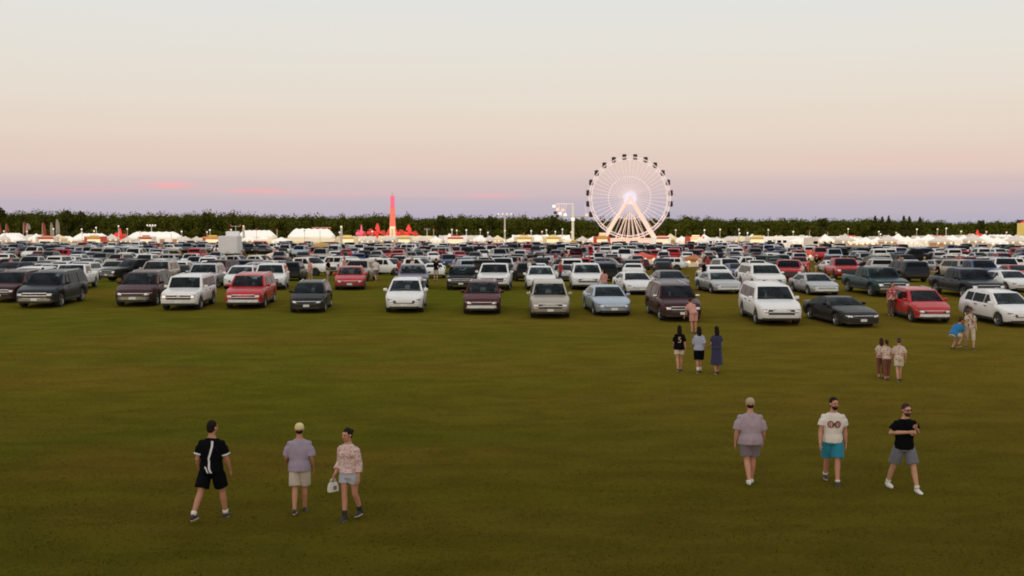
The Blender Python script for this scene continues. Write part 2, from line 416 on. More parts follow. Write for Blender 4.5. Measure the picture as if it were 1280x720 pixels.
def car_parts(kn, lod=0):
    """geometry of one kind of car as builders, one per part; front faces -Y, wheels stand on z=0"""
    K = KIND[kn]; L, W, H, r = K['L'], K['W'], K['H'], K['r']; hw = W / 2; y0 = -L / 2
    ax = [y0 + a * L for a in K['ax']]
    bl = K['bluff']
    wid = [(0, bl * .90), (.02, bl), (.06, bl + (1 - bl) * .6), (.14, 1), (.88, 1), (.96, .965), (.99, .92), (1, .86)]
    zbt = [(0, K['zb'] + .14), (.03, K['zb'] + .02), (.1, K['zb']), (.9, K['zb'] + .02), (.98, K['zb'] + .1), (1, K['zb'] + .2)]
    ns = {0: 64, 1: 40, 2: 12}[lod]
    P = {}
    # ---- body shell, wheel arches cut into its lower edge
    mb = MB(); rows = []
    ts = [i / ns for i in range(ns + 1)]
    if lod < 2: ts = sorted(set(ts + [.004, .012, .03, .97, .99, .996]))
    for t in ts:
        y = y0 + t * L; w = hw * interp(wid, t); zt = interp(K['top'], t); zb = interp(zbt, t)
        if lod < 2:
            for a in ax:
                q = (r + .075) ** 2 - (y - a) ** 2
                if q > 0: zb = max(zb, r + math.sqrt(q) * .98)
        h = zt - zb; bed = 'bed' in K and K['bed'][0] <= t <= K['bed'][1]
        half = [(w*.86, zb), (w*.975, zb + .05*h), (w*1.0, zb + .30*h), (w*.995, zb + .58*h), (w*.965, zb + .86*h), (w*.925, zb + .97*h), (w*.87, zt)]
        if bed: half += [(w*.84, zt), (w*.83, zt - .5), (0, zt - .5)]
        else: half += [(w*.80, zt + .012), (w*.6, zt + .025), (0, zt + .04)]
        row = [(-x, y, z) for x, z in half] + [(x, y, z) for x, z in reversed(half[:-1])]
        rows.append(row)
    mb.rings(rows)
    # ---- cabin
    c, rf, rr, tl = [y0 + q * L for q in K['cab']]
    zc, zt_ = interp(K['top'], K['cab'][0]) - .015, interp(K['top'], K['cab'][3]) - .015
    if 'bed' in K: zt_ = interp(K['top'], .6) - .015
    wb, wr = hw * .935, hw * K['tw']
    prof = [(c, zc)] + [(c + (rf - c) * s, zc + (H - .02 - zc) * (s ** .94)) for s in (.25, .5, .75, .92)]
    prof += [(rf + .02 * L, H + .0), ((rf + rr) / 2, H + .02), (rr - .03 * L, H + .0)]
    prof += [(rr + (tl - rr) * s, H - .02 - (H - .02 - zt_) * (s ** 1.15)) for s in (.12, .4, .7, 1.0)]
    def belt_z(y):
        return zc + (zt_ - zc) * (y - c) / (tl - c)
    def half_w(y, z):
        v = max(0, min(1, (z - belt_z(y)) / (H - belt_z(y))))
        return wb + (wr - wb) * v ** 1.15
    def prof_pt(s):
        """point on the side profile, s counted in profile points"""
        i = min(int(s), len(prof) - 2); f = s - i
        return (prof[i][0] + (prof[i+1][0] - prof[i][0]) * f, prof[i][1] + (prof[i+1][1] - prof[i][1]) * f)
    def surf(s, u):
        y, z = prof_pt(s); w = half_w(y, z)
        front = 1.0 if s < 5 else (0.0 if s < 7 else -1.0)
        k = max(0, 1 - abs(s - 2) / 4) if s < 6 else -max(0, 1 - abs(s - 9.5) / 3) * .6
        return Vector((u * w * .985, y - .10 * k * (1 - u * u), z + (.018 if 4 < s < 8 else 0) * (1 - u * u)))
    us = [-1, -.9, -.5, 0, .5, .9, 1] if lod < 2 else [-1, 0, 1]
    r_end = 10.3 if kn not in ('suv', 'boxsuv', 'minivan') else 10.0
    ss = sorted(set(list(range(len(prof))) + ([.22, 4.35, 8.25, r_end] if lod == 0 else [])))
    grid = [[surf(i, u) for u in us] for i in ss]
    V = [p for g in grid for p in g]; n = len(us); Fc = []
    for i in range(len(ss) - 1):
        for k in range(n - 1):
            if lod == 0 and 0 < k < n - 2 and (.22 <= ss[i] < 4.35 or 8.25 <= ss[i] < r_end): continue     # window openings
            Fc.append((i*n + k, (i+1)*n + k, (i+1)*n + k + 1, i*n + k + 1))
    for side in (0, n - 1):                                           # flanks: strips from the roof edge down to the belt
        sgn = -1 if side == 0 else 1
        low = len(V); hi = []
        for i in range(len(ss)):
            V.append(Vector((sgn * wb * .995, grid[i][side].y, belt_z(grid[i][side].y) - .02)))
        for i in range(len(ss) - 1): Fc.append((i*n + side, (i+1)*n + side, low + i + 1, low + i))
    mb.add(V, Fc)
    P['body'] = mb
    def sheet(s0, s1, u0, u1, off, nu=6, nsg=5, trim=0.0):
        rows = []
        for i in range(nsg + 1):
            s = s0 + (s1 - s0) * i / nsg; row = []
            for k in range(nu + 1):
                u = u0 + (u1 - u0) * k / nu
                p = surf(s, u); a = surf(s + .05, u) - surf(s - .05 if s > .05 else s, u); b = surf(s, u + .02) - surf(s, u - .02)
                nrm = a.cross(b).normalized()
                if nrm.y * (-1 if s < 5 else 1) < 0: nrm = -nrm
                if 4.5 < s < 8 and nrm.z < 0: nrm = -nrm
                row.append(p + nrm * off)
            rows.append(row)
        m = MB(); m.rings(rows, cap0=False, cap1=False, closed=False); return m
    P['windshield'] = sheet(.22, 4.35, -.90, .90, .008)
    P['rear_window'] = sheet(8.25 if 'bed' not in K else 8.3, r_end, -.86, .86, .008)
    # cabin inside: dark deck, seats, wheel, mirror
    if lod == 0:
        q = MB(); rows = []
        for i in range(11):
            y = c + .02 + (tl - c - .04) * i / 10; z = belt_z(y) + .062; w = half_w(y, z) * .95
            rows.append([(-w, y, z), (-w * .5, y, z + .004), (0, y, z + (.05 if i < 2 else .004)), (w * .5, y, z + .004), (w, y, z)])
        q.rings(rows, closed=False, cap0=False, cap1=False); P['dashboard'] = q
        P['seat'] = []
        zd = belt_z(rf) + .05
        spots = [(-.40, rf + .16 * L), (.40, rf + .16 * L)] + ([(-.40, rf + .36 * L), (.40, rf + .36 * L)] if rr - rf > .36 * L else [])
        for x, y in spots:
            q = MB(); hh = H - zd
            q.box((x * W / 2, y, zd + hh * .22), (W * .24, .16, hh * .44), bev=.05); q.box((x * W / 2, y, zd + hh * .58), (W * .13, .11, hh * .24), bev=.04); P['seat'].append(q)
        q = MB(); ring_ = [(W * .20 + .17 * math.cos(2*PI*k/16), rf - .0 * L + .10 * math.sin(2*PI*k/16), zd + .06 + .15 * math.sin(2*PI*k/16)) for k in range(17)]
        q.tube(ring_, .018, 5, caps=False); q.tube([ring_[0], ring_[8]], .018, 5); P['steering_wheel'] = q
        q = MB(); q.box((0, rf + .01, H - .17), (.26, .04, .09), bev=.015); q.tube([(0, rf + .02, H - .13), (0, rf + .03, H - .04)], .012, 5); P['rear_view_mirror'] = q
    # side windows: quads between pillars on the sloping flank
    def side_pt(sgn, y, v):
        zt = H - .07; zb = belt_z(y) + .035; z = zb + (zt - zb) * v
        return Vector((sgn * (half_w(y, z) * .985 + .012 + .012 * (1 - v)), y, z))
    wins = []
    for wi, (a, b) in enumerate(K['win']):
        if a == 0:
            yb0, yt0 = c + .10 * L * (1 if kn != 'pickup' else .55), rf + .035 * L
        else: yb0 = yt0 = y0 + a * L
        yb1 = yt1 = y0 + b * L
        if wi == len(K['win']) - 1:
            yt1 = min(yt1, rr - .015 * L); yb1 = min(max(yb1, rr - .0 * L), tl - .05 * L)
            if 'bed' in K: yb1 = yt1 = rr - .03 * L
        for sgn in (-1, 1):
            m = MB(); rows = []
            for v in (0, .33, .66, .9):
                y_a, y_b = yb0 + (yt0 - yb0) * v, yb1 + (yt1 - yb1) * v
                rows.append([side_pt(sgn, y_a + (y_b - y_a) * q / 3, v) for q in range(4)])
            m.rings(rows, cap0=False, cap1=False, closed=False); wins.append((sgn, m))
    P['side_window'] = wins
    # wheels
    ws = []
    for a in ax:
        for sgn in (-1, 1):
            x1, x0 = sgn * (hw - .015), sgn * (hw - .26)
            m = MB(); sg = 24 if lod == 0 else 12
            prof_w = [(x0, r * .55), (x0, r * .93), (x0 + (x1 - x0) * .12, r), (x0 + (x1 - x0) * .88, r), (x1, r * .93), (x1, r * .68), (x1 - sgn * .05, r * .64)]
            rows = [[(x, a + q * math.cos(k * 2*PI/sg), r + q * math.sin(k * 2*PI/sg)) for k in range(sg)] for x, q in prof_w]
            m.rings(rows, cap0=True, cap1=True)
            rim = MB()
            if lod == 0:
                xs_ = x1 - sgn * .012
                ring = [[(xs_ + sgn * dx, a + q * math.cos(k * 2*PI/sg), r + q * math.sin(k * 2*PI/sg)) for k in range(sg)] for dx, q in ((-.03, r*.62), (.006, r*.68), (.006, r*.62), (-.02, r*.58))]
                rim.rings(ring, cap0=False, cap1=False)
                for k in range(5):
                    an = k * 2*PI/5 + .3
                    d1 = (math.cos(an), math.sin(an)); nn = (-d1[1], d1[0])
                    pts = [(q * r, s * wd * r) for q, s, wd in ((.05, -1, .09), (.62, -1, .13), (.62, 1, .13), (.05, 1, .09))]
                    for dx in (-.02, .0): pass
                    rim.add([(xs_ - sgn * .004, a + q * d1[0] + s * nn[0], r + q * d1[1] + s * nn[1]) for q, s in pts], [(0, 1, 2, 3)])
                rim.ball((xs_, a, r), (.02, .05, .05), seg=8, rings=5)
            ws.append((m, rim))
    P['wheel'] = ws
    # dark floor between the wheels
    m = MB(); m.box((0, 0, K['zb'] + .13), (W * .70, L * .90, .26)); 
    m.box((0, (ax[0]), r + .18), (W * .66, 1.0, .5)); m.box((0, ax[1], r + .18), (W * .66, 1.0, .5))
    P['chassis'] = m
    # face and tail: strips that hug the nose and tail outline
    def hug(t0, z, x, off=.012, rear=False):
        """y of the body outline at lateral x"""
        best = None
        for i in range(0, 60):
            t = i * .004 if not rear else 1 - i * .004
            if hw * interp(wid, t) * .965 >= abs(x):
                best = t; break
        best = .2 if best is None else best
        if not rear:
            while best < .2 and interp(K['top'], best) < z + .01: best += .001
        return y0 + best * L + (-off if not rear else off)
    def face_panel(x0, x1, z0, z1, off=.02, depth=.05, rear=False, n=6, slant=0.0):
        rows = []
        for k in range(n + 1):
            x = x0 + (x1 - x0) * k / n
            zs_ = [z0 + (z1 - z0) * j / 4 for j in range(5)]; yf = [hug(0, z, x, off, rear) for z in zs_]
            s = 1 if not rear else -1
            dz = slant * abs(x - x0) if abs(x1) > abs(x0) else slant * abs(x - x1)
            rows.append([(x, y_, z_ + dz) for y_, z_ in zip(yf, zs_)] + [(x, yf[-1] + s * depth, z1 + dz), (x, yf[0] + s * depth, z0 + dz)])
        q = MB(); q.rings(rows); return q
    nz = K['nose']; zb = K['zb']; truck = kn in ('suv', 'boxsuv', 'pickup')
    hl = {'suv': (.60, .93, .12), 'boxsuv': (.66, .90, .17), 'pickup': (.64, .94, .17), 'coupe': (.56, .93, .085), 'sedan': (.55, .95, .10)}.get(kn, (.56, .95, .10))
    P['headlight'] = [face_panel(s * hw * hl[0], s * hw * hl[1], nz - .17 - (hl[2] - .1) * .5, nz - .17 + hl[2] - (hl[2] - .1) * .5, .022, .12, slant=.0 if truck else .12) for s in (-1, 1)]
    gw, gz0, gz1 = {'suv': (.58, nz - .32, nz - .04), 'boxsuv': (.64, nz - .27, nz - .02), 'pickup': (.60, nz - .40, nz - .02), 'coupe': (.52, nz - .27, nz - .09)}.get(kn, (.54, nz - .34, nz - .08))
    P['grille'] = face_panel(-hw * gw, hw * gw, gz0, gz1, .016, .06, n=8)
    fr = MB()
    if truck:
        for a, b in ((gz0 - .02, gz0 + .010), (gz1 - .010, gz1 + .02), ((gz0 + gz1) / 2 - .014, (gz0 + gz1) / 2 + .014)):
            q = face_panel(-hw * gw, hw * gw, a, b, .032, .05, n=8); fr.add(q.v, q.f)
    else:
        q = face_panel(-hw * gw, hw * gw, gz1 - .008, gz1 + .018, .026, .05, n=8); fr.add(q.v, q.f)
    P['grille_bar'] = fr
    P['front_bumper'] = face_panel(-hw * .88, hw * .88, zb + .13, zb + .28, .05, .12, n=12)
    P['lower_intake'] = face_panel(-hw * .84, hw * .84, zb + .02, zb + .135, .03, .10, n=10)
    P['front_plate'] = face_panel(-.16, .16, zb + .145, zb + .275, .064, .02, n=2)
    P['rear_bumper'] = face_panel(-hw * .86, hw * .86, zb + .20, zb + .40, .05, .12, rear=True, n=12)
    P['rear_plate'] = face_panel(-.16, .16, zb + .46, zb + .60, .02, .02, rear=True, n=2)
    tz = {'pickup': (.86, 1.18), 'suv': (.85, 1.12), 'boxsuv': (.80, 1.05), 'minivan': (.9, 1.06)}.get(kn, (.78, .95))
    P['taillight'] = [face_panel(s * hw * .70, s * hw * .89, tz[0], tz[1], .02, .12, rear=True, n=3) for s in (-1, 1)]
    P['sill'] = []
    for s in (-1, 1):
        q = MB(); q.box((s * (hw * .985), (ax[0] + ax[1]) / 2, zb + .07), (.05, ax[1] - ax[0] - 2 * r - .18, .15), bev=.015); P['sill'].append(q)
    P['bezel'] = [face_panel(s * hw * (hl[0] - .05), s * hw * min(.97, hl[1] + .02), nz - .20 - (hl[2] - .1) * .5, nz - .145 + hl[2] - (hl[2] - .1) * .5, .012, .10, slant=.0 if truck else .12) for s in (-1, 1)]
    P['door_handle'] = []
    for t_ in ((.43, .62) if kn not in ('coupe',) else (.55,)):
        for s in (-1, 1):
            q = MB(); q.box((s * (hw * .985 + .012), y0 + t_ * L, interp(K['top'], t_) - .16), (.035, .22, .035)); P['door_handle'].append(q)
    mi = []
    for s in (-1, 1):
        q = MB(); ym = c + .075 * L; zm = belt_z(ym) + .10
        q.box((s * (hw + .07), ym, zm), (.20, .11, .15), bev=.035); q.box((s * (hw - .02), ym + .01, zm - .07), (.16, .06, .05)); mi.append(q)
    P['mirror'] = mi
    rk = []
    if K.get('rack'):
        for s in (-1, 1):
            x = s * (wr * .86); q = MB()
            q.tube([(x, rf + .10*L, H - .01), (x, rf + .12*L, H + .055), (x, rr - .06*L, H + .055), (x, rr - .04*L, H - .01)], .018, 6); rk.append(q)
    P['roof_rail'] = rk
    P['wiper'] = []
    for u0, u1 in ((-.55, .1), (.1, .75)):
        a = surf(.3, u0); b = surf(.75, u1); wp = MB(); wp.tube([a + Vector((0, -.02, .012)), b + Vector((0, -.02, .012))], .012, 5); P['wiper'].append(wp)
    return P

PAINTS = {
 'white': ((.84, .835, .81), 0.0), 'silver': ((.46, .46, .46), .45), 'grey': ((.10, .104, .115), .35), 'charcoal': ((.013, .017, .024), .15),
 'black': ((.006, .006, .007), .05), 'red': ((.50, .010, .014), .05), 'maroon': ((.075, .006, .010), .15), 'blue': ((.03, .06, .17), .35),
 'light blue': ((.40, .48, .56), .3), 'tan': ((.42, .37, .29), .4), 'dark green': ((.02, .05, .03), .3), 'teal': ((.012, .04, .045), .2), 'purple grey': ((.16, .14, .20), .4), 'orange': ((.5, .1, .02), .1), 'dark maroon': ((.045, .005, .008), .1),
}
PM = {k: paint(k.replace(' ', '_') + '_car_paint', c, m, coat=.12 if max(c) < .1 else .30) for k, (c, m) in PAINTS.items()}
CACHE = {}
def car_meshes(kn, lod):
    """part meshes of one kind, made once; the painted ones carry an empty slot filled per object"""
    if (kn, lod) in CACHE: return CACHE[(kn, lod)]
    P = car_parts(kn, lod); out = []
    white = PM['white']; an = R(38)
    def add(name, mbd, m, sub=None, smooth=True):
        if mbd.v: out.append((name, mbd.mesh(kn + '_' + name, m, smooth, angle=an), sub))
    add('body', P['body'], white)
    gm = M['windscreen'] if lod == 0 else M['glass']
    add('windshield', P['windshield'], gm); add('rear_window', P['rear_window'], gm)
    if lod == 0:
        add('dashboard', P['dashboard'], M['dash']); add('steering_wheel', P['steering_wheel'], M['dash']); add('rear_view_mirror', P['rear_view_mirror'], M['dash'])
        for q in P['seat']: add('seat', q, M['seat'])
    if lod == 0:
        for s, m in P['side_window']: add('side_window', m, M['glass'])
    else:
        for sg in (-1, 1):
            q = MB()
            for s, m in P['side_window']:
                if s == sg: q.add(m.v, m.f)
            add('side_window', q, M['glass'])
    for m, rim in P['wheel']:
        add('wheel', m, M['tyre'], ('rim', rim.mesh(kn + '_rim', M['rim'], True, angle=an)) if lod == 0 else None)
    add('chassis', P['chassis'], M['underbody'])
    for q in P['headlight']: add('headlight', q, M['headlight'])
    add('grille', P['grille'], M['dark_trim'])
    if lod == 0:
        add('grille_bar', P['grille_bar'], M['chrome'])
        for q in P['taillight']: add('taillight', q, M['taillight'])
        add('front_bumper', P['front_bumper'], white); add('lower_intake', P['lower_intake'], M['dark_trim'])
        add('front_plate', P['front_plate'], M['plate']); add('rear_bumper', P['rear_bumper'], white); add('rear_plate', P['rear_plate'], M['plate'])
        for q in P['mirror']: add('mirror', q, white)
        for q in P['sill']: add('sill', q, M['dark_trim'])
        for q in P['bezel']: add('headlight_bezel', q, M['dark_trim'])
        for q in P['door_handle']: add('door_handle', q, M['dark_trim'])
        for q in P['roof_rail']: add('roof_rail', q, M['chrome'])
        for q in P['wiper']: add('wiper', q, M['dark_trim'])
    CACHE[(kn, lod)] = out
    return out

NAME = {'suv': 'suv', 'boxsuv': 'suv', 'crossover': 'crossover_suv', 'sedan': 'sedan', 'coupe': 'sports_coupe', 'hatchback': 'hatchback', 'pickup': 'pickup_truck', 'minivan': 'minivan'}
WORD = {'suv': 'SUV', 'boxsuv': 'boxy SUV', 'crossover': 'crossover', 'sedan': 'sedan', 'coupe': 'coupe', 'hatchback': 'hatchback', 'pickup': 'pickup', 'minivan': 'minivan'}
CAT = {'suv': 'SUV', 'boxsuv': 'SUV', 'crossover': 'SUV', 'sedan': 'car', 'coupe': 'car', 'hatchback': 'car', 'pickup': 'pickup truck', 'minivan': 'minivan'}
CARGROUP = 'vehicles parked in rows across the field'

def set_mat(o, m):
    o.material_slots[0].link = 'OBJECT'; o.material_slots[0].material = m

def place_car(kn, colour, loc, rz, label, lod=0, scale=1.0, bumper=None, plate=True, skip=(), mirror=None, zs=1.0):
    root = thing(NAME[kn], label, CAT[kn], loc, rz, CARGROUP)
    root.rotation_euler[0] = ground_slope(loc[1]) * math.cos(rz); root.scale = (scale, scale, scale * zs)
    pm = PM[colour]
    for name, me, sub in car_meshes(kn, lod):
        if name in skip or (name == 'front_plate' and not plate): continue
        o = link(name, me, root)
        if name in ('body', 'mirror'): set_mat(o, pm if name == 'body' or mirror is None else M[mirror])
        if name in ('front_bumper', 'rear_bumper'): set_mat(o, M[bumper] if bumper else pm)
        if sub: link(sub[0], sub[1], o)
    return root

OCC = []                                                     # footprints already taken: x, y, radius
def front_car(px, py, kn, colour, label, pw=None, turn=0.0, cap=1.2, **kw):
    """car whose front bumper stands at image point px, py; pw: width of its front there"""
    p = at(px, py); K = KIND[kn]
    sc = 1.05
    if pw: sc = max(.93, min(cap, pw * p.y / F / (K['W'] + .06)))
    rz = R(turn); L = K['L'] * sc / 2
    loc = Vector((p.x - math.sin(rz) * L, p.y + math.cos(rz) * L, 0)); loc.z = ground_z(loc.x, loc.y)
    OCC.append((loc.x, loc.y, L))
    return place_car(kn, colour, loc, rz, label, scale=sc, **kw)

# front row, from west to east
ROW1 = [
 (-2, 379, 'suv', 'dark maroon', 'dark maroon SUV half cut off at the far end of the front row', 40, 0, dict()),
 (43, 386, 'suv', 'charcoal', 'large charcoal SUV with chrome bumper, first whole vehicle of the front row', 53, 2, dict(bumper='chrome')),
 (166, 384, 'crossover', 'dark maroon', 'dark maroon crossover with pale lower bumper beside the white boxy SUV', 52, 3, dict(bumper='chrome')),
 (223, 389, 'boxsuv', 'white', 'white boxy SUV between a maroon crossover and a bright red SUV', 49, 2, dict()),
 (304, 387, 'suv', 'red', 'bright red SUV with white front bumper in the front row', 50, 3, dict(bumper='plate')),
 (383, 392, 'crossover', 'black', 'black crossover with white front plate, alone beside a wide grass gap', 46, 3, dict()),
 (505, 392, 'crossover', 'white', 'white crossover standing alone between two wide grass gaps', 50, 2, dict()),
 (602, 394, 'crossover', 'maroon', 'maroon crossover with white bumper standing before a white pickup', 49, 0, dict(bumper='plate')),
 (688, 399, 'suv', 'tan', 'tan silver SUV in the front row beside the light blue sedan', 51, 0, dict()),
 (768, 396, 'sedan', 'light blue', 'light blue sedan below the ferris wheel in the front row', 49, 5, dict()),
 (854, 403, 'suv', 'dark maroon', 'very dark maroon SUV with a person bending at its front', 47, 4, dict(mirror='chrome')),
 (977, 408, 'suv', 'white', 'large white SUV with black grille, nearest vehicle to the camera', 58, 0, dict(bumper=None, plate=False)),
 (1079, 410, 'coupe', 'black', 'low black sports coupe with white plate beside the large white SUV', 48, 10, dict()),
 (1169, 405, 'crossover', 'red', 'red crossover with white bumper, a person standing at its flank', 50, 0, dict(bumper='plate')),
 (1282, 410, 'crossover', 'white', 'white rounded crossover at the end of the front row behind the woman', 52, 7, dict()),
]
ROW2 = [
 (24, 367, 'suv', 'white', 'white SUV in the second row behind the large charcoal SUV', 38, 4, dict()),
 (82, 364, 'pickup', 'white', 'white pickup in the second row between white SUV and black pickup', 42, 10, dict()),
 (133, 352, 'pickup', 'black', 'black pickup turned sideways behind the gap beside the maroon crossover', 40, -38, dict(bumper='chrome')),
 (190, 356, 'suv', 'tan', 'tan SUV behind the maroon crossover of the front row', 44, 6, dict()),
 (250, 361, 'suv', 'silver', 'silver SUV directly behind the white boxy SUV', 40, 6, dict()),
 (296, 362, 'crossover', 'white', 'white crossover behind the red SUV and near the box truck', 44, 3, dict()),
 (336, 363, 'suv', 'white', 'white SUV with dark lower front between the red SUV and black crossover', 42, 8, dict(bumper='dark_trim')),
 (437, 363, 'crossover', 'red', 'red crossover of the second row with white plate beside a grass gap', 42, 6, dict()),
 (517, 362, 'suv', 'purple grey', 'purple grey SUV directly behind the white crossover', 40, 6, dict()),
 (576, 363, 'boxsuv', 'black', 'black boxy SUV of the second row beside the white pickup', 36, 0, dict()),
 (616, 364, 'pickup', 'white', 'white pickup behind the maroon crossover with white bumper', 48, -2, dict(plate=False)),
 (677, 363, 'crossover', 'white', 'white crossover behind the tan silver SUV', 41, 1, dict()),
 (735, 363, 'suv', 'white', 'white SUV of the second row, just west of below the ferris wheel', 45, -1, dict(plate=False)),
 (803, 369, 'sedan', 'white', 'white sedan of the second row standing below the ferris wheel', 41, 6, dict()),
 (846, 366, 'sedan', 'grey', 'grey sedan behind the very dark maroon SUV', 45, 3, dict()),
 (912, 368, 'sedan', 'silver', 'silver sedan behind the gap beside the large white SUV', 40, 6, dict(bumper='plate')),
 (965, 364, 'suv', 'white', 'white SUV directly behind the large white SUV with black grille', 50, 2, dict()),
 (1034, 370, 'sedan', 'silver', 'silver sedan behind the low black coupe', 40, 4, dict(bumper='plate')),
 (1118, 372, 'pickup', 'teal', 'dark teal pickup behind the red crossover with bright lamps', 50, 4, dict(bumper='chrome')),
 (1236, 375, 'pickup', 'charcoal', 'dark charcoal pickup behind the white rounded crossover', 54, 3, dict()),
 (1284, 366, 'sedan', 'white', 'white sedan cut off beside the dark charcoal pickup', 50, 3, dict()),
]
for i, (px, py, kn, co, lab, pw, turn, kw) in enumerate(ROW1 + ROW2):
    front_car(px, py, kn, co, lab, pw, turn, cap=1.15 if i < len(ROW1) else 1.0, zs=.89 if i < len(ROW1) else .82, **kw)
# third line, still told apart one by one
ROW3 = [
 (30, 341, 'pickup', 'silver', 'silver pickup behind the white SUV of the second row', 36, 5),
 (102, 342, 'crossover', 'silver', 'silver crossover behind the white pickup and black pickup', 34, 4),
 (176, 336, 'suv', 'white', 'white SUV beyond the tan SUV, west of the box truck', 30, 4),
 (220, 342, 'sedan', 'tan', 'small tan sedan behind the silver SUV near the box truck', 26, 4),
 (350, 338, 'pickup', 'white', 'white pickup in the third row beside a brown grass gap', 34, 70),
 (415, 345, 'pickup', 'white', 'long white pickup parked broadside behind the red crossover', 36, 62),
 (459, 340, 'suv', 'white', 'white SUV parked broadside next to the long white pickup', 36, 60),
 (522, 341, 'suv', 'silver', 'silver SUV behind the purple grey SUV', 36, 3),
 (628, 346, 'boxsuv', 'white', 'white boxy SUV behind the white pickup of the second row', 34, 0),
 (706, 344, 'crossover', 'maroon', 'dark maroon crossover between two white SUVs of the second row', 36, 0),
 (766, 342, 'suv', 'maroon', 'maroon SUV below the ferris wheel in the third row', 34, -3),
 (830, 341, 'crossover', 'blue', 'blue crossover behind the grey sedan', 36, -4),
 (900, 342, 'pickup', 'white', 'white pickup parked broadside behind the silver sedan', 38, -58),
 (940, 338, 'suv', 'dark green', 'dark green SUV beside the broadside white pickup', 36, -40),
 (975, 349, 'hatchback', 'charcoal', 'charcoal hatchback peeping over the white SUV', 36, -8),
 (1000, 338, 'crossover', 'red', 'bright red crossover in the third row beside a grass gap', 34, -12),
 (1062, 350, 'pickup', 'red', 'red pickup behind the silver sedan and teal pickup', 40, -6),
 (1105, 345, 'suv', 'silver', 'silver SUV behind the teal pickup', 34, -14),
 (1142, 341, 'sedan', 'white', 'white sedan beyond the teal pickup beside a grass gap', 30, -14),
 (1196, 344, 'crossover', 'silver', 'silver crossover behind the charcoal pickup', 36, -14),
 (1262, 347, 'suv', 'white', 'white SUV behind the charcoal pickup at the field edge', 40, -14),
]
for px, py, kn, co, lab, pw, turn in ROW3:
    front_car(px, py, kn, co, lab, pw, turn, cap=1.0, lod=1, zs=.84)
# ---------------------------------------------------------------- box truck among the cars
def box_truck(px, py):
    p = at(px, py); M['truck_box'] = mat('box_truck_panel', (.78, .78, .80), .45, var=.05, scale=1.2)
    t = thing('box_truck', 'white box truck seen from behind, tall above the parked cars', 'truck', p, R(4)); t.scale = (1.12, 1, 1.05)
    b = MB(); b.box((0, 2.0, 2.15), (2.5, 4.0, 2.5), bev=.04); link('cargo_box', b.mesh('truck_box', M['truck_box']), t)
    b = MB(); b.box((0, -.012, 2.1), (2.2, .03, 2.25)); d = link('rear_door', b.mesh('truck_door', M['truck_box']), t)
    b = MB(); b.box((0, -.05, 1.15), (.5, .05, .06)); link('handle', b.mesh('door_handle', M['chrome']), d)
    b = MB(); b.box((0, 5.0, 1.45), (2.15, 1.7, 1.7), bev=.18); b.box((0, 4.4, 3.2), (1.9, .7, 1.7), bev=.2); link('cab', b.mesh('truck_cab', PM['white']), t)
    b = MB(); b.box((0, 2.7, .72), (.9, 5.6, .3)); b.box((0, .05, .62), (2.3, .14, .16)); link('chassis', b.mesh('truck_chassis', M['underbody']), t)
    for y in (1.0, 5.0):
        for s in (-1, 1):
            b = MB(); b.tube([(s * .78, y, .47), (s * 1.18, y, .47)], .47, 20); w = link('wheel', b.mesh('truck_wheel', M['tyre']), t)
            b = MB(); b.tube([(s * 1.175, y, .47), (s * 1.195, y, .47)], .26, 14); link('rim', b.mesh('truck_rim', M['rim']), w)
    for s in (-1, 1):
        b = MB(); b.box((s * 1.0, -.03, .78), (.26, .05, .12)); link('taillight', b.mesh('truck_light', M['taillight']), t)
    OCC.append((p.x, p.y + 3, 5.0))
box_truck(285, 325)

# ---------------------------------------------------------------- the crowded rows behind
COLS = ['white'] * 30 + ['silver'] * 15 + ['black'] * 14 + ['grey'] * 11 + ['charcoal'] * 7 + ['red'] * 8 + ['maroon'] * 6 + ['tan'] * 6 + ['blue'] * 4 + ['light blue'] * 2 + ['dark green'] + ['purple grey'] * 3 + ['orange']
KN = ['suv'] * 11 + ['crossover'] * 26 + ['sedan'] * 34 + ['pickup'] * 18 + ['hatchback'] * 8 + ['minivan'] * 3 + ['boxsuv'] * 4 + ['coupe'] * 5
rnd = random.Random(77)
GAPS = [(200, 270, 317, 326), (296, 345, 318, 334), (395, 420, 336, 352), (486, 500, 338, 356), (1005, 1036, 328, 350), (1135, 1172, 330, 352), (856, 882, 333, 352), (0, 40, 322, 331), (640, 655, 342, 358), (545, 560, 342, 358), (1225, 1240, 318, 326), (640, 700, 321, 325)]
CARS = []
rows_y = []
y = 84.0; k = 0
while y < 268:
    rows_y.append(y); k += 1
    y += 7.2 if k % 2 else 9.6
for ri, ry in enumerate(rows_y):
    half = ry * .50 + 9
    x = -half + rnd.random() * 2
    face = 0 if ri % 2 == 0 else PI
    while x < half:
        step = 2.45 + rnd.random() * .75
        if rnd.random() < .12: step += rnd.choice([2.8, 3.2, 5.5])
        yy = ry + rnd.uniform(-.7, .7) - .035 * x                # rows lie a little askew, nearer on the east side
        px = 640 + F * x / yy
        kn, co = rnd.choice(KN), rnd.choice(COLS)
        rz = (face if rnd.random() < .75 else face + PI) + R(rnd.uniform(-9, 9)) + R(-3 if x > 0 else 3)
        if rnd.random() < .10: rz += R(rnd.choice([-70, 62, 80]))
        py = HORIZON + F * (CAM_Z - ground_z(0, yy)) / yy
        ok = not any(a < px < b and c < py < d for a, b, c, d in GAPS)
        ok = ok and not (px > 975 and yy > 212)
        ok = ok and all(abs(x - ox) > 2.6 or abs(yy - oy) > 2.4 + orr for ox, oy, orr in OCC)
        if ok and rnd.random() > .05: CARS.append([x, yy, rz, kn, co, ri])
        x += step
CARS.sort(key=lambda c: c[1])
N_SINGLE = 300 - len(ROW1) - len(ROW2) - len(ROW3)
SING, MASS = CARS[:N_SINGLE], CARS[N_SINGLE:]
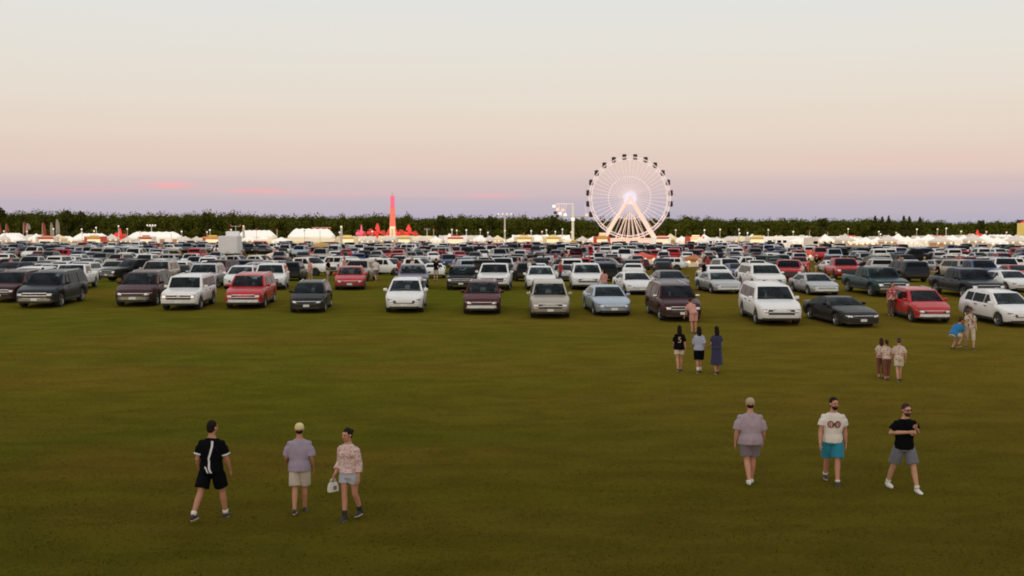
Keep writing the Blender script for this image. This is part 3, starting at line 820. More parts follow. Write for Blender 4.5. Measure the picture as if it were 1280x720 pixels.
ORD = {0: 'fourth', 1: 'fifth', 2: 'sixth', 3: 'seventh', 4: 'eighth', 5: 'ninth', 6: 'tenth', 7: 'eleventh', 8: 'twelfth', 9: 'thirteenth'}
REF = [(px, w) for px, w in ((0, 'cut-off maroon SUV'), (60, 'charcoal SUV'), (175, 'maroon crossover'), (235, 'white boxy SUV'), (312, 'red SUV'), (390, 'black crossover'), (507, 'white crossover'), (602, 'white-bumpered maroon crossover'),
        (688, 'tan SUV'), (766, 'light blue sedan'), (848, 'dark maroon SUV'), (965, 'large white SUV'), (1060, 'black coupe'), (1155, 'red crossover'), (1250, 'white rounded crossover'))]
seen = set()
byrow = {}
for c in SING: byrow.setdefault(c[5], []).append(c)
for rlist in byrow.values(): rlist.sort(key=lambda c: c[0])
for ri, rlist in sorted(byrow.items()):
    for i, c in enumerate(rlist):
        x, yy, rz, kn, co, _ = c
        px = 640 + F * x / yy
        ref = min(REF, key=lambda q: abs(q[0] - px))[1]
        nb = rlist[i - 1] if i else None; nb2 = rlist[i + 1] if i + 1 < len(rlist) else None
        lab = f"{co} {WORD[kn]} in {ORD[ri]} row behind the {ref}"
        if nb: lab += f", beside a {nb[4]} {WORD[nb[3]]}"
        if lab in seen and nb2: lab = f"{co} {WORD[kn]} in {ORD[ri]} row behind {ref}, next to {nb2[4]} {WORD[nb2[3]]}"
        if lab in seen: lab = f"{co} {WORD[kn]} in {ORD[ri]} row behind {ref}, second such one"
        seen.add(lab)
        z = ground_z(x, yy)
        if yy < 104:
            place_car(kn, co, (x, yy, z), rz, lab, lod=1, scale=.95, zs=.84)
        else:                                                   # a dozen pixels wide: one mesh
            if ('far', kn) not in CACHE:
                P = car_parts(kn, 1); me_all = MB()
                q = P['body']; me_all.add(q.v, q.f, 0)
                for q in [P['windshield'], P['rear_window']] + [m for s, m in P['side_window']]: me_all.add(q.v, q.f, 1)
                for q in [w for w, _ in P['wheel']] + [P['chassis'], P['grille'], P['lower_intake']]: me_all.add(q.v, q.f, 2)
                for q in P['headlight'] + [P['front_plate']]: me_all.add(q.v, q.f, 3)
                for q in P['taillight']: me_all.add(q.v, q.f, 4)
                CACHE[('far', kn)] = me_all.mesh(kn + '_distant', [PM['white'], M['glass'], M['dark_trim'], M['headlight'], M['taillight']], True, angle=R(38))
            o = link(NAME[kn], CACHE[('far', kn)], None, (x, yy, z), rz)
            o.rotation_euler[0] = ground_slope(yy) * math.cos(rz); o.scale = (.95, .95, .80)
            set_mat(o, PM[co]); tag(o, lab, CAT[kn], CARGROUP)
# everything farther off: one mass
def mass():
    cols = sorted({c[4] for c in MASS}); mats = [PM[c] for c in cols] + [M['glass'], M['dark_trim'], M['headlight'], M['taillight']]
    nC = len(cols); big = {}
    base = {}
    for kn in KIND:
        P = car_parts(kn, 2); q = MB()
        q.add(P['body'].v, P['body'].f, 0)
        for g in [P['windshield'], P['rear_window']] + [m for s, m in P['side_window']]: q.add(g.v, g.f, 1)
        W, L, r = KIND[kn]['W'], KIND[kn]['L'], KIND[kn]['r']
        for a in KIND[kn]['ax']: q.box((0, -L/2 + a*L, r), (W * .985, r*2, r*2), 2)
        for g in P['headlight']: q.add(g.v, g.f, 3)
        for g in P['taillight']: q.add(g.v, g.f, 4)
        bm = bmesh.new(); me = q.mesh('tmp', [PM['white']] * 5); bm.from_mesh(me)
        bmesh.ops.triangulate(bm, faces=bm.faces); bm.to_mesh(me); bm.free()
        v = np.empty(len(me.vertices) * 3); me.vertices.foreach_get('co', v)
        f = np.empty(len(me.polygons) * 3, np.int32); me.polygons.foreach_get('vertices', f)
        mi = np.empty(len(me.polygons), np.int32); me.polygons.foreach_get('material_index', mi)
        base[kn] = (v.reshape(-1, 3), f.reshape(-1, 3), mi); bpy.data.meshes.remove(me)
    VV, FF, MI, off = [], [], [], 0
    for x, y, rz, kn, co, _ in MASS:
        v, f, mi = base[kn]; c, s = math.cos(rz), math.sin(rz)
        q = np.stack([v[:, 0]*c - v[:, 1]*s + x, v[:, 0]*s + v[:, 1]*c + y, v[:, 2] + ground_z(x, y)], 1)
        VV.append(q); FF.append(f + off); off += len(v)
        MI.append(np.where(mi == 0, cols.index(co), mi - 1 + nC))
    V, Fc, MI = np.concatenate(VV), np.concatenate(FF), np.concatenate(MI)
    me = bpy.data.meshes.new('far_vehicles'); n = len(Fc)
    me.vertices.add(len(V)); me.vertices.foreach_set('co', V.ravel())
    me.loops.add(n * 3); me.loops.foreach_set('vertex_index', Fc.ravel().astype(np.int32))
    me.polygons.add(n); me.polygons.foreach_set('loop_start', np.arange(0, n * 3, 3, dtype=np.int32))
    for m in mats: me.materials.append(m)
    me.polygons.foreach_set('material_index', MI.astype(np.int32)); me.update(calc_edges=True)
    return me
tag(link('distant_vehicles', mass()), 'dense mass of parked vehicles far off before the fairground', 'vehicles', kind='stuff')
print('cars', len(SING) + len(ROW1) + len(ROW2) + len(ROW3), 'mass', len(MASS))
# ---------------------------------------------------------------- fairground along the far edge of the field
M['canvas_white'] = mat('white_canvas', (.80, .78, .74), .8, var=.06, scale=1.5, emit=(1, .86, .70), estr=.42)  # the canvas colours all glow, standing for lamps inside the tents
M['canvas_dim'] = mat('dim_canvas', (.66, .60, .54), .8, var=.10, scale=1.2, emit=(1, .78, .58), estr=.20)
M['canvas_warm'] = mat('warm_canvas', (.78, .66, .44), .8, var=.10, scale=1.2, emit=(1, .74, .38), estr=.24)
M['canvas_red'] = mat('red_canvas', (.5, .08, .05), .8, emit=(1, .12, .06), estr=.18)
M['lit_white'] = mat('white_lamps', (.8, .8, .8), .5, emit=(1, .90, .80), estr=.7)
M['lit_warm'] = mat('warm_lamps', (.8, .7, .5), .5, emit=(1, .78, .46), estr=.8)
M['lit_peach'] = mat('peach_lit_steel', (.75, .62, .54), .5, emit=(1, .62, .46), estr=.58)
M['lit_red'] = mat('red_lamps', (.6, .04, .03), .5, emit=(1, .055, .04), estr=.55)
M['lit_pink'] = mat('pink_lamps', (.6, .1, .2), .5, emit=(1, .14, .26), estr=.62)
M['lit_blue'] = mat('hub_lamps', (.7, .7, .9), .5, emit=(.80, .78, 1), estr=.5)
M['lit_yellow'] = mat('glowing_yellow_panel', (.70, .52, .12), .5, emit=(1, .72, .2), estr=.22)  # yellow panels, fences and signs glow, though none is a lamp
M['pole'] = mat('painted_steel', (.60, .56, .50), .5, .2, emit=(1, .85, .65), estr=.10)  # faint glow put into the steel itself
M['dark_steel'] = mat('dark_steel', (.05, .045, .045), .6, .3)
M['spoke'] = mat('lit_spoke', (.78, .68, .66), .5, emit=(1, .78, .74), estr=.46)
M['booth_glow'] = mat('booth_interior', (.14, .09, .06), .9, emit=(1, .52, .22), estr=.34)  # back walls emit orange, imitating lit stall interiors
M['flag_red'] = mat('red_flag', (.34, .075, .045), .8)
M['flag_grey'] = mat('grey_flag', (.38, .33, .27), .8)
M['wood_box'] = mat('timber_panel', (.30, .2, .12), .8)
FG = 'tents and stalls along the fairground front'

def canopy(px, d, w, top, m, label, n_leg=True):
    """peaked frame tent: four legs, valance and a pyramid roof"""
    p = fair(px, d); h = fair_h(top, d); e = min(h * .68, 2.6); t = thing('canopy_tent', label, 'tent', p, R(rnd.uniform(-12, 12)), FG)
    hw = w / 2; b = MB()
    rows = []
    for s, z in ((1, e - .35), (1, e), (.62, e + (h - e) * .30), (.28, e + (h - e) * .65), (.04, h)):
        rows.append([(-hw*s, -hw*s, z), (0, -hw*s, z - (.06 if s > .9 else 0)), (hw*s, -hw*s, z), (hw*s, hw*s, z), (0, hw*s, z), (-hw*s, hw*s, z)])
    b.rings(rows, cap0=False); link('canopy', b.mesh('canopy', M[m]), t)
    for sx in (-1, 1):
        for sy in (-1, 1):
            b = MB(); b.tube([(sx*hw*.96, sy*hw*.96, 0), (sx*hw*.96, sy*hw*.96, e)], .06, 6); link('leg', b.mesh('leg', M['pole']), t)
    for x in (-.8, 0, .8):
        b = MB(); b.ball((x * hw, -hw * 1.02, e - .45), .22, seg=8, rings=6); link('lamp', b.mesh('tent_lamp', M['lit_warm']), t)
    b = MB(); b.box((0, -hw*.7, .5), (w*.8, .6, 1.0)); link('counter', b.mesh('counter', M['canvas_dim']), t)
    b = MB(); b.box((0, hw*.85, e*.48), (w*.92, .06, e*.92)); link('back_wall', b.mesh('back_wall', M[m if rnd.random() < .6 else 'booth_glow']), t)

def marquee(px0, px1, d, top, m, label, curved=True):
    """long white marquee: arched roof, walls with openings before a glowing back wall"""
    p = fair((px0 + px1) / 2, d); w = (px1 - px0) / F * d; h = fair_h(top, d); e = min(h * .6, 2.7); dp = 7.0
    t = thing('marquee', label, 'tent', p, 0, FG)
    b = MB(); rows = []
    n = 14
    for i in range(n + 1):
        u = -1 + 2 * i / n; x = u * w / 2
        sag = .12 * math.sin(i * PI) if False else 0
        end = min(1, (1 - abs(u)) * 5) ** .6 if curved else 1
        hh = e + (h - e) * (.25 + .75 * end) - .10 * (i % 2) * (h - e)
        rows.append([(x, -dp/2, e - .4), (x, -dp/2, e), (x, -dp*.25, e + (hh - e) * .72), (x, 0, hh), (x, dp*.25, e + (hh - e) * .72), (x, dp/2, e), (x, dp/2, e - .4)])
    b.rings(rows, closed=False, cap0=True, cap1=True); link('roof', b.mesh('marquee_roof', M[m], True, angle=R(35)), t)
    k = max(2, int(w / 4.5))
    for i in range(k):
        x0 = -w/2 + w * i / k; ww = w / k
        b = MB(); b.box((x0 + ww * .5, -dp/2 + .3, (e - .3) / 2), (ww * (.97 if i % 2 else .45), .06, e - .3)); link('side_wall', b.mesh('side_wall', M[m if i % 3 else 'canvas_dim']), t)
    b = MB(); b.box((0, dp/2 - .2, e * .5), (w * .98, .06, e)); link('back_wall', b.mesh('back_wall', M['booth_glow']), t)
    for i in range(k + 1):
        x = -w/2 + .05 + (w - .1) * i / k
        b = MB(); b.tube([(x, -dp/2 + .05, 0), (x, -dp/2 + .05, e)], .05, 6); link('pole', b.mesh('pole', M['pole']), t)

def trailer(px, d, w, h, m, sign, label):
    """food trailer: box body, raised serving hatch, lit window, sign board, wheels"""
    p = fair(px, d); t = thing('food_trailer', label, 'food stall', p, R(rnd.uniform(-10, 10)), FG)
    b = MB(); b.box((0, 0, .55 + (h - .55) / 2), (w, 2.4, h - .55), bev=.06); link('body', b.mesh('trailer_body', M[m]), t)
    b = MB(); b.box((0, -1.21, h * .62), (w * .66, .04, .75)); link('window', b.mesh('serving_window', M['lit_warm']), t)
    b = MB(); b.add([(-w*.36, -1.22, h*.80), (w*.36, -1.22, h*.80), (w*.36, -2.3, h*.92), (-w*.36, -2.3, h*.92), (-w*.36, -1.22, h*.83), (w*.36, -1.22, h*.83), (w*.36, -2.3, h*.95), (-w*.36, -2.3, h*.95)],
                 [(0,1,2,3),(4,7,6,5),(0,4,5,1),(3,2,6,7),(0,3,7,4),(1,5,6,2)]); link('awning', b.mesh('awning', M[sign]), t)
    b = MB(); b.box((0, -.9, h + .15), (w * .45, .12, .30)); link('sign_board', b.mesh('sign_board', M[sign]), t)
    for s in (-1, 1):
        b = MB(); b.tube([(s * w * .22, -1.05, .36), (s * w * .22, -1.25, .36)], .36, 14); link('wheel', b.mesh('trailer_wheel', M['tyre']), t)

def camper(px, d, w, label):
    p = fair(px, d); h = rnd.uniform(2.6, 3.3); t = thing('camper_trailer', label, 'camper', p, R(rnd.uniform(-70, 70)), 'white campers and trucks beside the fairground')
    b = MB(); rows = []
    for y, s in ((-1.2, 1), (1.2, 1)):
        rows.append([(-w/2, y, .6), (w/2 - .3, y, .6), (w/2, y, 1.3), (w/2 - .5, y, h - .3), (w/2 - 1.0, y, h), (-w/2 + .2, y, h), (-w/2, y, h - .25)])
    b.rings(rows); link('body', b.mesh('camper_body', M['canvas_white' if rnd.random() < .5 else 'canvas_dim']), t)
    for x in (-.28, .05, .25):
        b = MB(); b.box((x * w, -1.205, 1.85), (w * .14, .03, .6)); link('window', b.mesh('camper_window', M['glass']), t)
    b = MB(); b.box((-.12 * w, -1.205, 1.45), (.65, .03, 1.7)); link('door', b.mesh('camper_door', M['pole']), t)
    b = MB(); b.box((.1 * w, 0, h + .12), (.9, .8, .26), bev=.05); link('roof_unit', b.mesh('roof_unit', M['pole']), t)
    for x in (-.18, .18):
        b = MB(); b.tube([(x * w, -1.0, .38), (x * w, -1.22, .38)], .38, 14); link('wheel', b.mesh('camper_wheel', M['tyre']), t)

def feather_flag(px, d, top, bot, m, label):
    p = fair(px, d); h = fair_h(top, d); t = thing('feather_flag', label, 'flag', p, R(rnd.uniform(-20, 20)), 'tall feather flags over the tents')
    b = MB(); b.tube([(0, 0, 0), (0, 0, h * .85), (.10, 0, h * .96), (.4, 0, h)], [.06, .05, .04, .03], 6); link('pole', b.mesh('flag_pole', M['pole']), t)
    b = MB(); rows = []
    z0 = fair_h(bot, d)
    for i in range(9):
        u = i / 8; z = z0 + (h - z0) * u; w = .95 * (1 - (2 * max(0, u - .6)) ** 2 * .9)
        rows.append([(.04, 0, z), (.04 + w * .5, -.12 * math.sin(u * 7), z), (.04 + w, .10 * math.sin(u * 6), z)])
    b.rings(rows, closed=False, cap0=False, cap1=False); link('cloth', b.mesh('flag_cloth', M[m]), t)

def mast(px, d, top, label, heads=3, m='pole', r=.16, w=2.6, lamp='lit_white', group='floodlight and lamp masts of the fair'):
    p = fair(px, d); h = fair_h(top, d); t = thing('light_mast', label, 'light mast', p, 0, group)
    b = MB(); b.tube([(0, 0, 0), (0, 0, h)], [r, r * .7], 8); link('pole', b.mesh('mast_pole', M[m]), t)
    b = MB(); b.box((0, 0, .15), (r * 5, r * 5, .3)); link('base', b.mesh('mast_base', M['dark_steel']), t)
    if heads > 1:
        b = MB(); b.tube([(-w/2, 0, h - .2), (w/2, 0, h - .2)], .07, 6); link('crossbar', b.mesh('mast_bar', M[m]), t)
    for i in range(heads):
        x = 0 if heads == 1 else -w/2 + w * i / (heads - 1)
        b = MB(); b.box((x, -.12, h + .1), (.36, .25, .34), bev=.05); link('lamp', b.mesh('mast_lamp', M[lamp]), t)

# ---- the big wheel
def ferris_wheel():
    d = 330.0; p = fair(786.5, d); hub = fair_h(247.5, d); Rr = 11.9; n = 24
    t = thing('ferris_wheel', 'tall pink lit ferris wheel with dark gondolas and a glowing hub', 'ferris wheel', p)
    for s in (-1, 1):
        b = MB(); y = s * .9
        for q, r_ in ((Rr, .11), (Rr - .8, .08), (Rr * .52, .05)):
            ring = [(q * math.cos(2*PI*k/72), y, hub + q * math.sin(2*PI*k/72)) for k in range(73)]
            b.tube(ring, r_, 6, caps=False, ref=(0, 1, 0))
        link('rim', b.mesh('wheel_rim', M['spoke'], True), t)
        for k in range(n):
            a = 2 * PI * k / n; b = MB()
            b.tube([(.6*math.cos(a), y * 1.3, hub + .6*math.sin(a)), (Rr*math.cos(a), y, hub + Rr*math.sin(a))], .042, 5)
            a2 = a + PI / n
            b.tube([(.6*math.cos(a2), y * 1.3, hub + .6*math.sin(a2)), (Rr*math.cos(a2), y, hub + Rr*math.sin(a2))], .035, 4)
            b.tube([((Rr-.8)*math.cos(a), y, hub + (Rr-.8)*math.sin(a)), (Rr*math.cos(a2), y, hub + Rr*math.sin(a2)), ((Rr-.8)*math.cos(a+2*PI/n), y, hub + (Rr-.8)*math.sin(a+2*PI/n))], .045, 4)
            link('spoke', b.mesh('wheel_spoke', M['spoke']), t)
    for k in range(n):
        a = 2 * PI * (k + .5) / n; c = Vector((Rr * 1.0 * math.cos(a), 0, hub + Rr * math.sin(a)))
        b = MB(); b.tube([c + Vector((0, -1.0, 0)), c + Vector((0, 1.0, 0))], .07, 6)
        o = .55; c2 = c + Vector((0, 0, -.25)) + Vector((math.cos(a), 0, math.sin(a))) * .30
        rows = []
        for z, s in ((-.75, .62), (-.55, .85), (-.1, .95), (.05, .95)):
            rows.append([c2 + Vector((s * .72 * math.cos(2*PI*j/10), s * .72 * math.sin(2*PI*j/10), z)) for j in range(10)])
        b.rings(rows)
        b.tube([c2 + Vector((0, 0, .04)), c2 + Vector((0, 0, .74))], [.60, .60], 10)
        g = link('gondola', b.mesh('gondola', M['dark_steel'], True, angle=R(40)), t)
        b = MB(); rows = []
        for z, s in ((.72, 1.0), (.82, .8), (.98, .15)):
            rows.append([c2 + Vector((s * .8 * math.cos(2*PI*j/10), s * .8 * math.sin(2*PI*j/10), z)) for j in range(10)])
        b.rings(rows); 
        for j in range(4):
            an = PI/4 + j * PI/2; b.tube([c2 + Vector((.62*math.cos(an), .62*math.sin(an), 0)), c2 + Vector((.62*math.cos(an), .62*math.sin(an), .75))], .05, 5)
        link('canopy', b.mesh('gondola_canopy', M['dark_steel']), g)
    b = MB(); b.tube([(0, -2.0, hub), (0, 2.0, hub)], .7, 18); link('axle', b.mesh('wheel_axle', M['spoke'], True, angle=R(40)), t)
    for q, m, y in ((1.95, 'lit_blue', -1.75),):
        b = MB(); rows = [[(r_ * math.cos(2*PI*k/32), yy, hub + r_ * math.sin(2*PI*k/32)) for k in range(32)] for r_, yy in ((1.25, y), (q, y), (q, y + .25), (1.25, y + .25), (1.25, y))]
        b.rings(rows, cap0=False, cap1=False); h = link('hub_light', b.mesh('hub_light', M[m]), t)
        for k in range(8):
            a = 2*PI*k/8; b = MB(); b.tube([(.25*math.cos(a), y, hub + .25*math.sin(a)), (1.2*math.cos(a), y, hub + 1.2*math.sin(a))], .07, 5); link('lamp', b.mesh('hub_lamp', M['lit_blue']), h)
    for s in (-1, 1):
        for y in (-2.4, 2.4):
            b = MB(); b.tube([(s * .35, y * .72, hub - .3), (s * 8.2, y * 1.25, .8)], [.32, .46], 8); link('support_leg', b.mesh('support_leg', M['lit_peach']), t)
        b = MB(); b.tube([(s * 3.1, -2.1, hub * .60), (s * 3.1, 2.1, hub * .60)], .2, 6); link('brace', b.mesh('brace', M['lit_peach']), t)
    for x in (-4.8, -2.9, -.95, .95, 2.9, 4.8):
        b = MB(); b.tube([(x * .25, -2.3, hub * .52 + 2.6 - abs(x) * .3), (x, -3.1, 1.0)], .12, 6); link('strut', b.mesh('strut', M['lit_peach']), t)
    b = MB(); b.box((0, -2.2, .75), (21, 4.5, 1.5), bev=.1); link('platform', b.mesh('platform', M['lit_peach']), t)
    b = MB(); b.box((0, -4.6, 1.9), (19.5, .08, .55)); link('railing', b.mesh('railing', M['lit_peach']), t)
    b = MB(); b.box((-8.0, -3.6, 2.4), (2.2, 1.8, 2.6), bev=.1); link('ticket_booth', b.mesh('ticket_booth', M['lit_peach']), t)
ferris_wheel()

# ---- pink drop tower with red rides at its foot
def drop_tower():
    d = 330.0; p = fair(491, d); h = fair_h(240, d); t = thing('drop_tower', 'slim glowing pink and red tower ride rising above the wood', 'tower ride', p)
    b = MB(); zs = [2.2 + (h - 3.4) * i / 10 for i in range(11)]
    for sx in (-1, 1):
        for sy in (-1, 1):
            q = lambda z: .95 - .62 * z / h
            b.tube([(sx * q(zs[0]), sy * q(zs[0]), zs[0]), (sx * q(zs[-1]), sy * q(zs[-1]), zs[-1])], .10, 6)
    for i in range(10):
        a, c = .95 - .62 * zs[i] / h, .95 - .62 * zs[i+1] / h
        for s in (-1, 1): b.tube([(s * a, -a, zs[i]), (-s * c, -c, zs[i+1])], .06, 5)
    b.tube([(0, 0, zs[0]), (0, 0, zs[-1])], [.72, .30], 8)
    M['tower_glow'] = mat('tower_peach_glow', (.6, .2, .14), .5, emit=(1, .20, .13), estr=.55); link('mast', b.mesh('tower_mast', M['tower_glow']), t)
    b = MB(); b.box((0, 0, h - 2.9), (1.15, 1.15, 3.4), bev=.2); link('lit_head', b.mesh('tower_head', M['lit_pink']), t)
    b = MB(); b.tube([(0, 0, h - 1.5), (0, 0, h)], [.4, .08], 8); link('finial', b.mesh('tower_finial', M['pole']), t)
    b = MB(); b.box((0, 0, 3.4), (1.7, 1.7, 4.2), bev=.2); link('gondola_ring', b.mesh('tower_ring', M['lit_warm']), t)
    b = MB(); b.box((0, -.2, 3.2), (.8, 1.5, 3.6), bev=.1); link('door', b.mesh('tower_door', M['canvas_warm']), t)
    for s in (-1, 1):
        b = MB(); b.tube([(s * 3.0, -.6, 1.2), (s * 1.6, -.6, 3.1), (s * .7, -.3, 5.2)], [.40, .34, .2], 8); link('buttress', b.mesh('tower_buttress', M['lit_red']), t)
    b = MB(); b.box((0, 0, .65), (6, 5, 1.3), bev=.1); link('base', b.mesh('tower_base', M['canvas_warm']), t)
drop_tower()
def red_ride(px, d, top, w, label, lit='lit_red'):
    """small spinning ride: base, mast, tilted arms with seats, cone top"""
    p = fair(px, d); h = fair_h(top, d); t = thing('spinning_ride', label, 'fair ride', p, 0, 'small lit rides of the fair')
    b = MB(); b.tube([(0, 0, 0), (0, 0, .7), (0, 0, .7), (0, 0, 1.0)], [w * .5, w * .5, w * .35, w * .3], 16); link('base', b.mesh('ride_base', M['canvas_red']), t)
    b = MB(); b.tube([(0, 0, .8), (0, 0, h * .82)], [.3, .2], 10); link('mast', b.mesh('ride_mast', M[lit]), t)
    b = MB(); b.tube([(0, 0, h * .72), (0, 0, h * .80), (0, 0, h)], [w * .13, w * .12, .1], 10); link('cone_top', b.mesh('ride_top', M[lit]), t)
    for k in range(8):
        a = 2*PI*k/8 + .2; c, s = math.cos(a), math.sin(a); rr = w * .48
        b = MB(); zz = h * (.42 + .30 * ((k * 5) % 8) / 8)
        b.tube([(.2*c, .2*s, h * .60), (rr*c, rr*s, zz)], .16, 5); q = link('arm', b.mesh('ride_arm', M[lit]), t)
        b = MB(); b.box((rr*c, rr*s, zz), (1.0, 1.0, .9), bev=.2); link('seat', b.mesh('ride_seat', M['canvas_red'] if k % 2 else M[lit]), q)
red_ride(472, 322, 279, 5.2, 'red lit ride beside the pink tower, on its west')
red_ride(511, 322, 280.5, 6.0, 'red lit ride beside the pink tower, on its east')
red_ride(452, 318, 281, 2.2, 'small red and white ride standing apart west of the pink tower', 'lit_pink')
red_ride(151, 305, 285.5, 2.8, 'orange red ride glowing between two white marquees', 'lit_red')
red_ride(1221, 300, 287, 3.2, 'red ride among the white stalls near the yellow slide', 'lit_red')

def swing_ride():
    d = 318.0; p = fair(716, d); h = fair_h(254, d); t = thing('swing_ride', 'white mast ride with a swung out cluster of seats beside the ferris wheel', 'fair ride', p)
    b = MB(); M['mast_glow'] = mat('swing_mast_paint', (.62, .57, .46), .5, emit=(1, .85, .6), estr=.30); b.tube([(0, 0, 0), (0, 0, h)], [.40, .28], 10); link('mast', b.mesh('swing_mast', M['mast_glow']), t)  # glow put into the mast surface, no lamp on it
    b = MB(); b.box((0, 0, h * .62), (1.0, 1.0, .8), bev=.1); link('collar', b.mesh('swing_collar', M['lit_white']), t)
    zt = fair_h(255, d); b = MB(); b.tube([(0, 0, zt), (-4.7, 0, zt + .1)], .10, 6); link('boom', b.mesh('swing_boom', M['lit_peach']), t)
    zm = fair_h(270, d)
    b = MB(); b.tube([(-5.4, 0, zm), (4.4, 0, zm - .1)], .22, 6); link('arm', b.mesh('swing_arm', M['pole']), t)
    for i, (x, z) in enumerate(((-5.4, 258), (-4.3, 262), (-5.0, 266), (-3.6, 267), (-2.8, 263), (-4.4, 270), (-2.2, 268.5), (3.9, 269))):
        zz = fair_h(z, d); b = MB(); b.box((x, -.3, zz), (.9, .8, .8), bev=.2); s = link('seat', b.mesh('swing_seat', M['lit_white' if i % 3 == 0 else 'lit_peach' if i % 3 == 1 else 'dark_steel']), t)
        b = MB(); b.tube([(x, 0, zz), (x * .85, 0, zm if zz < zm else zt)], .05, 5); link('rod', b.mesh('seat_rod', M['lit_peach']), s)
    b = MB(); b.box((0, 0, .5), (4.5, 4, 1.0), bev=.1); link('base', b.mesh('swing_base', M['lit_yellow']), t)
    b = MB(); b.box((0, -2.1, 1.35), (4.2, .1, .5)); link('fence', b.mesh('swing_fence', M['lit_yellow']), t)
swing_ride()

def fun_slide():
    d = 290.0; p = fair(1282, d); h = fair_h(279, d); t = thing('fun_slide', 'bright yellow fairground slide tower at the edge of the stalls', 'slide', p)
    b = MB(); b.box((0, 0, h / 2), (3.4, 3.2, h), bev=.12); link('tower', b.mesh('slide_tower', M['lit_yellow']), t)
    b = MB(); b.tube([(0, 0, h), (0, 0, h + .9)], [1.9, .1], 6); link('roof', b.mesh('slide_roof', M['lit_red']), t)
    b = MB(); rows = []
    for i in range(9):
        u = i / 8; z = h * .8 * (1 - u) ** 1.2 + .35; y = -1.6 - 5 * u
        rows.append([(-1.2, y, z + .3), (-1.0, y, z), (1.0, y, z), (1.2, y, z + .3), (1.2, y, z - .2), (-1.2, y, z - .2)])
    b.rings(rows); link('chute', b.mesh('slide_chute', M['canvas_warm']), t)
fun_slide()

# ---- marquees, stalls and flags, west to east
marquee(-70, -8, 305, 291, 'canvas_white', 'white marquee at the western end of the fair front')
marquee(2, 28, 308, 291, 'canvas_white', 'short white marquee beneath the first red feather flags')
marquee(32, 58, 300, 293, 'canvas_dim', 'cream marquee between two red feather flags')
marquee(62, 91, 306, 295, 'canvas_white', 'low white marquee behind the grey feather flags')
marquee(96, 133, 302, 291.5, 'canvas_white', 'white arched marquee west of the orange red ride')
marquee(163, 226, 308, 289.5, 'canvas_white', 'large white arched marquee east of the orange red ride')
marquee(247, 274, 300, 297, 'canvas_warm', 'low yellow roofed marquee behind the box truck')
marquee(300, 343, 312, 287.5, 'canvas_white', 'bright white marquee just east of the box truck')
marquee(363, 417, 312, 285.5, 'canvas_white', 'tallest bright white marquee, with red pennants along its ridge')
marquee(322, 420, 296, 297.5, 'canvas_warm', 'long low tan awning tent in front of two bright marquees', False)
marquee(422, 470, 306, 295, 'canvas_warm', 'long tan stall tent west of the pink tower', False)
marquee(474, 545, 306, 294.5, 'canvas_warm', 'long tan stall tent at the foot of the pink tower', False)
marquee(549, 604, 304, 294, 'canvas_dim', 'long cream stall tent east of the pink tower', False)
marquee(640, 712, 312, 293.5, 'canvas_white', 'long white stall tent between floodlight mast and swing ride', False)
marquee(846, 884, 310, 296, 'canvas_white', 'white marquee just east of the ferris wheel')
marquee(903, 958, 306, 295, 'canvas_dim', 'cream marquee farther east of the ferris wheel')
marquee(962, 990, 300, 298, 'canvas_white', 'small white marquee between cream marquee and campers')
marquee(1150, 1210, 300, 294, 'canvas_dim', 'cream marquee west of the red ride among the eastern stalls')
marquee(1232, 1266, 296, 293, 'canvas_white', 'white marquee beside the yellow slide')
def pennants():
    d = 312; p = fair(402, d); t = thing('pennant_row', 'red pennants along the ridge of the tallest marquee', 'pennants', (p.x, p.y, p.z + fair_h(285.5, d)))
    b = MB(); b.tube([(-2.6, 0, .25), (2.6, 0, .25)], .05, 5); link('rope', b.mesh('rope', M['pole']), t)
    for i in range(7):
        x = -2.4 + .8 * i; b = MB(); b.add([(x - .35, 0, .3), (x + .35, 0, .3), (x, .06, -.35), (x, -.02, .1)], [(0, 3, 2), (3, 1, 2), (0, 1, 3)]); link('pennant', b.mesh('pennant', M['canvas_red']), t)
pennants()
WHERE = ['by the western flags', 'near the orange red ride', 'behind the box truck', 'near the tallest marquee', 'at the pink tower', 'by the floodlight mast', 'beside the swing ride', 'under the ferris wheel', 'east of the ferris wheel', 'among the campers', 'by the eastern red ride', 'beside the yellow slide']
def where(px):
    return WHERE[0 if px < 90 else 1 if px < 235 else 2 if px < 300 else 3 if px < 440 else 4 if px < 560 else 5 if px < 660 else 6 if px < 730 else 7 if px < 845 else 8 if px < 985 else 9 if px < 1145 else 10 if px < 1245 else 11]
used = {}
ORDS = 'x first second third fourth fifth sixth seventh eighth ninth tenth eleventh twelfth thirteenth fourteenth fifteenth sixteenth seventeenth eighteenth'.split()
def uniq(s):
    used[s] = used.get(s, 0) + 1
    return s if used[s] == 1 else s + ', ' + ORDS[used[s]] + ' from west'
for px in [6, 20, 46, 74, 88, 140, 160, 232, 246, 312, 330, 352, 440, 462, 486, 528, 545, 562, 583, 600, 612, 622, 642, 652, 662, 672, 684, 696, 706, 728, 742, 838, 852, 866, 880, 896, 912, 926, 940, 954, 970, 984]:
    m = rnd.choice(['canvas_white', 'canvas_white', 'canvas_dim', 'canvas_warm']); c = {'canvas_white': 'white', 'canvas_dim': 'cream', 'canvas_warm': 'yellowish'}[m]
    canopy(px, rnd.uniform(280, 296), rnd.uniform(2.8, 3.8), rnd.uniform(291.5, 296.5), m, uniq(f'{c} peaked canopy tent {where(px)}'))
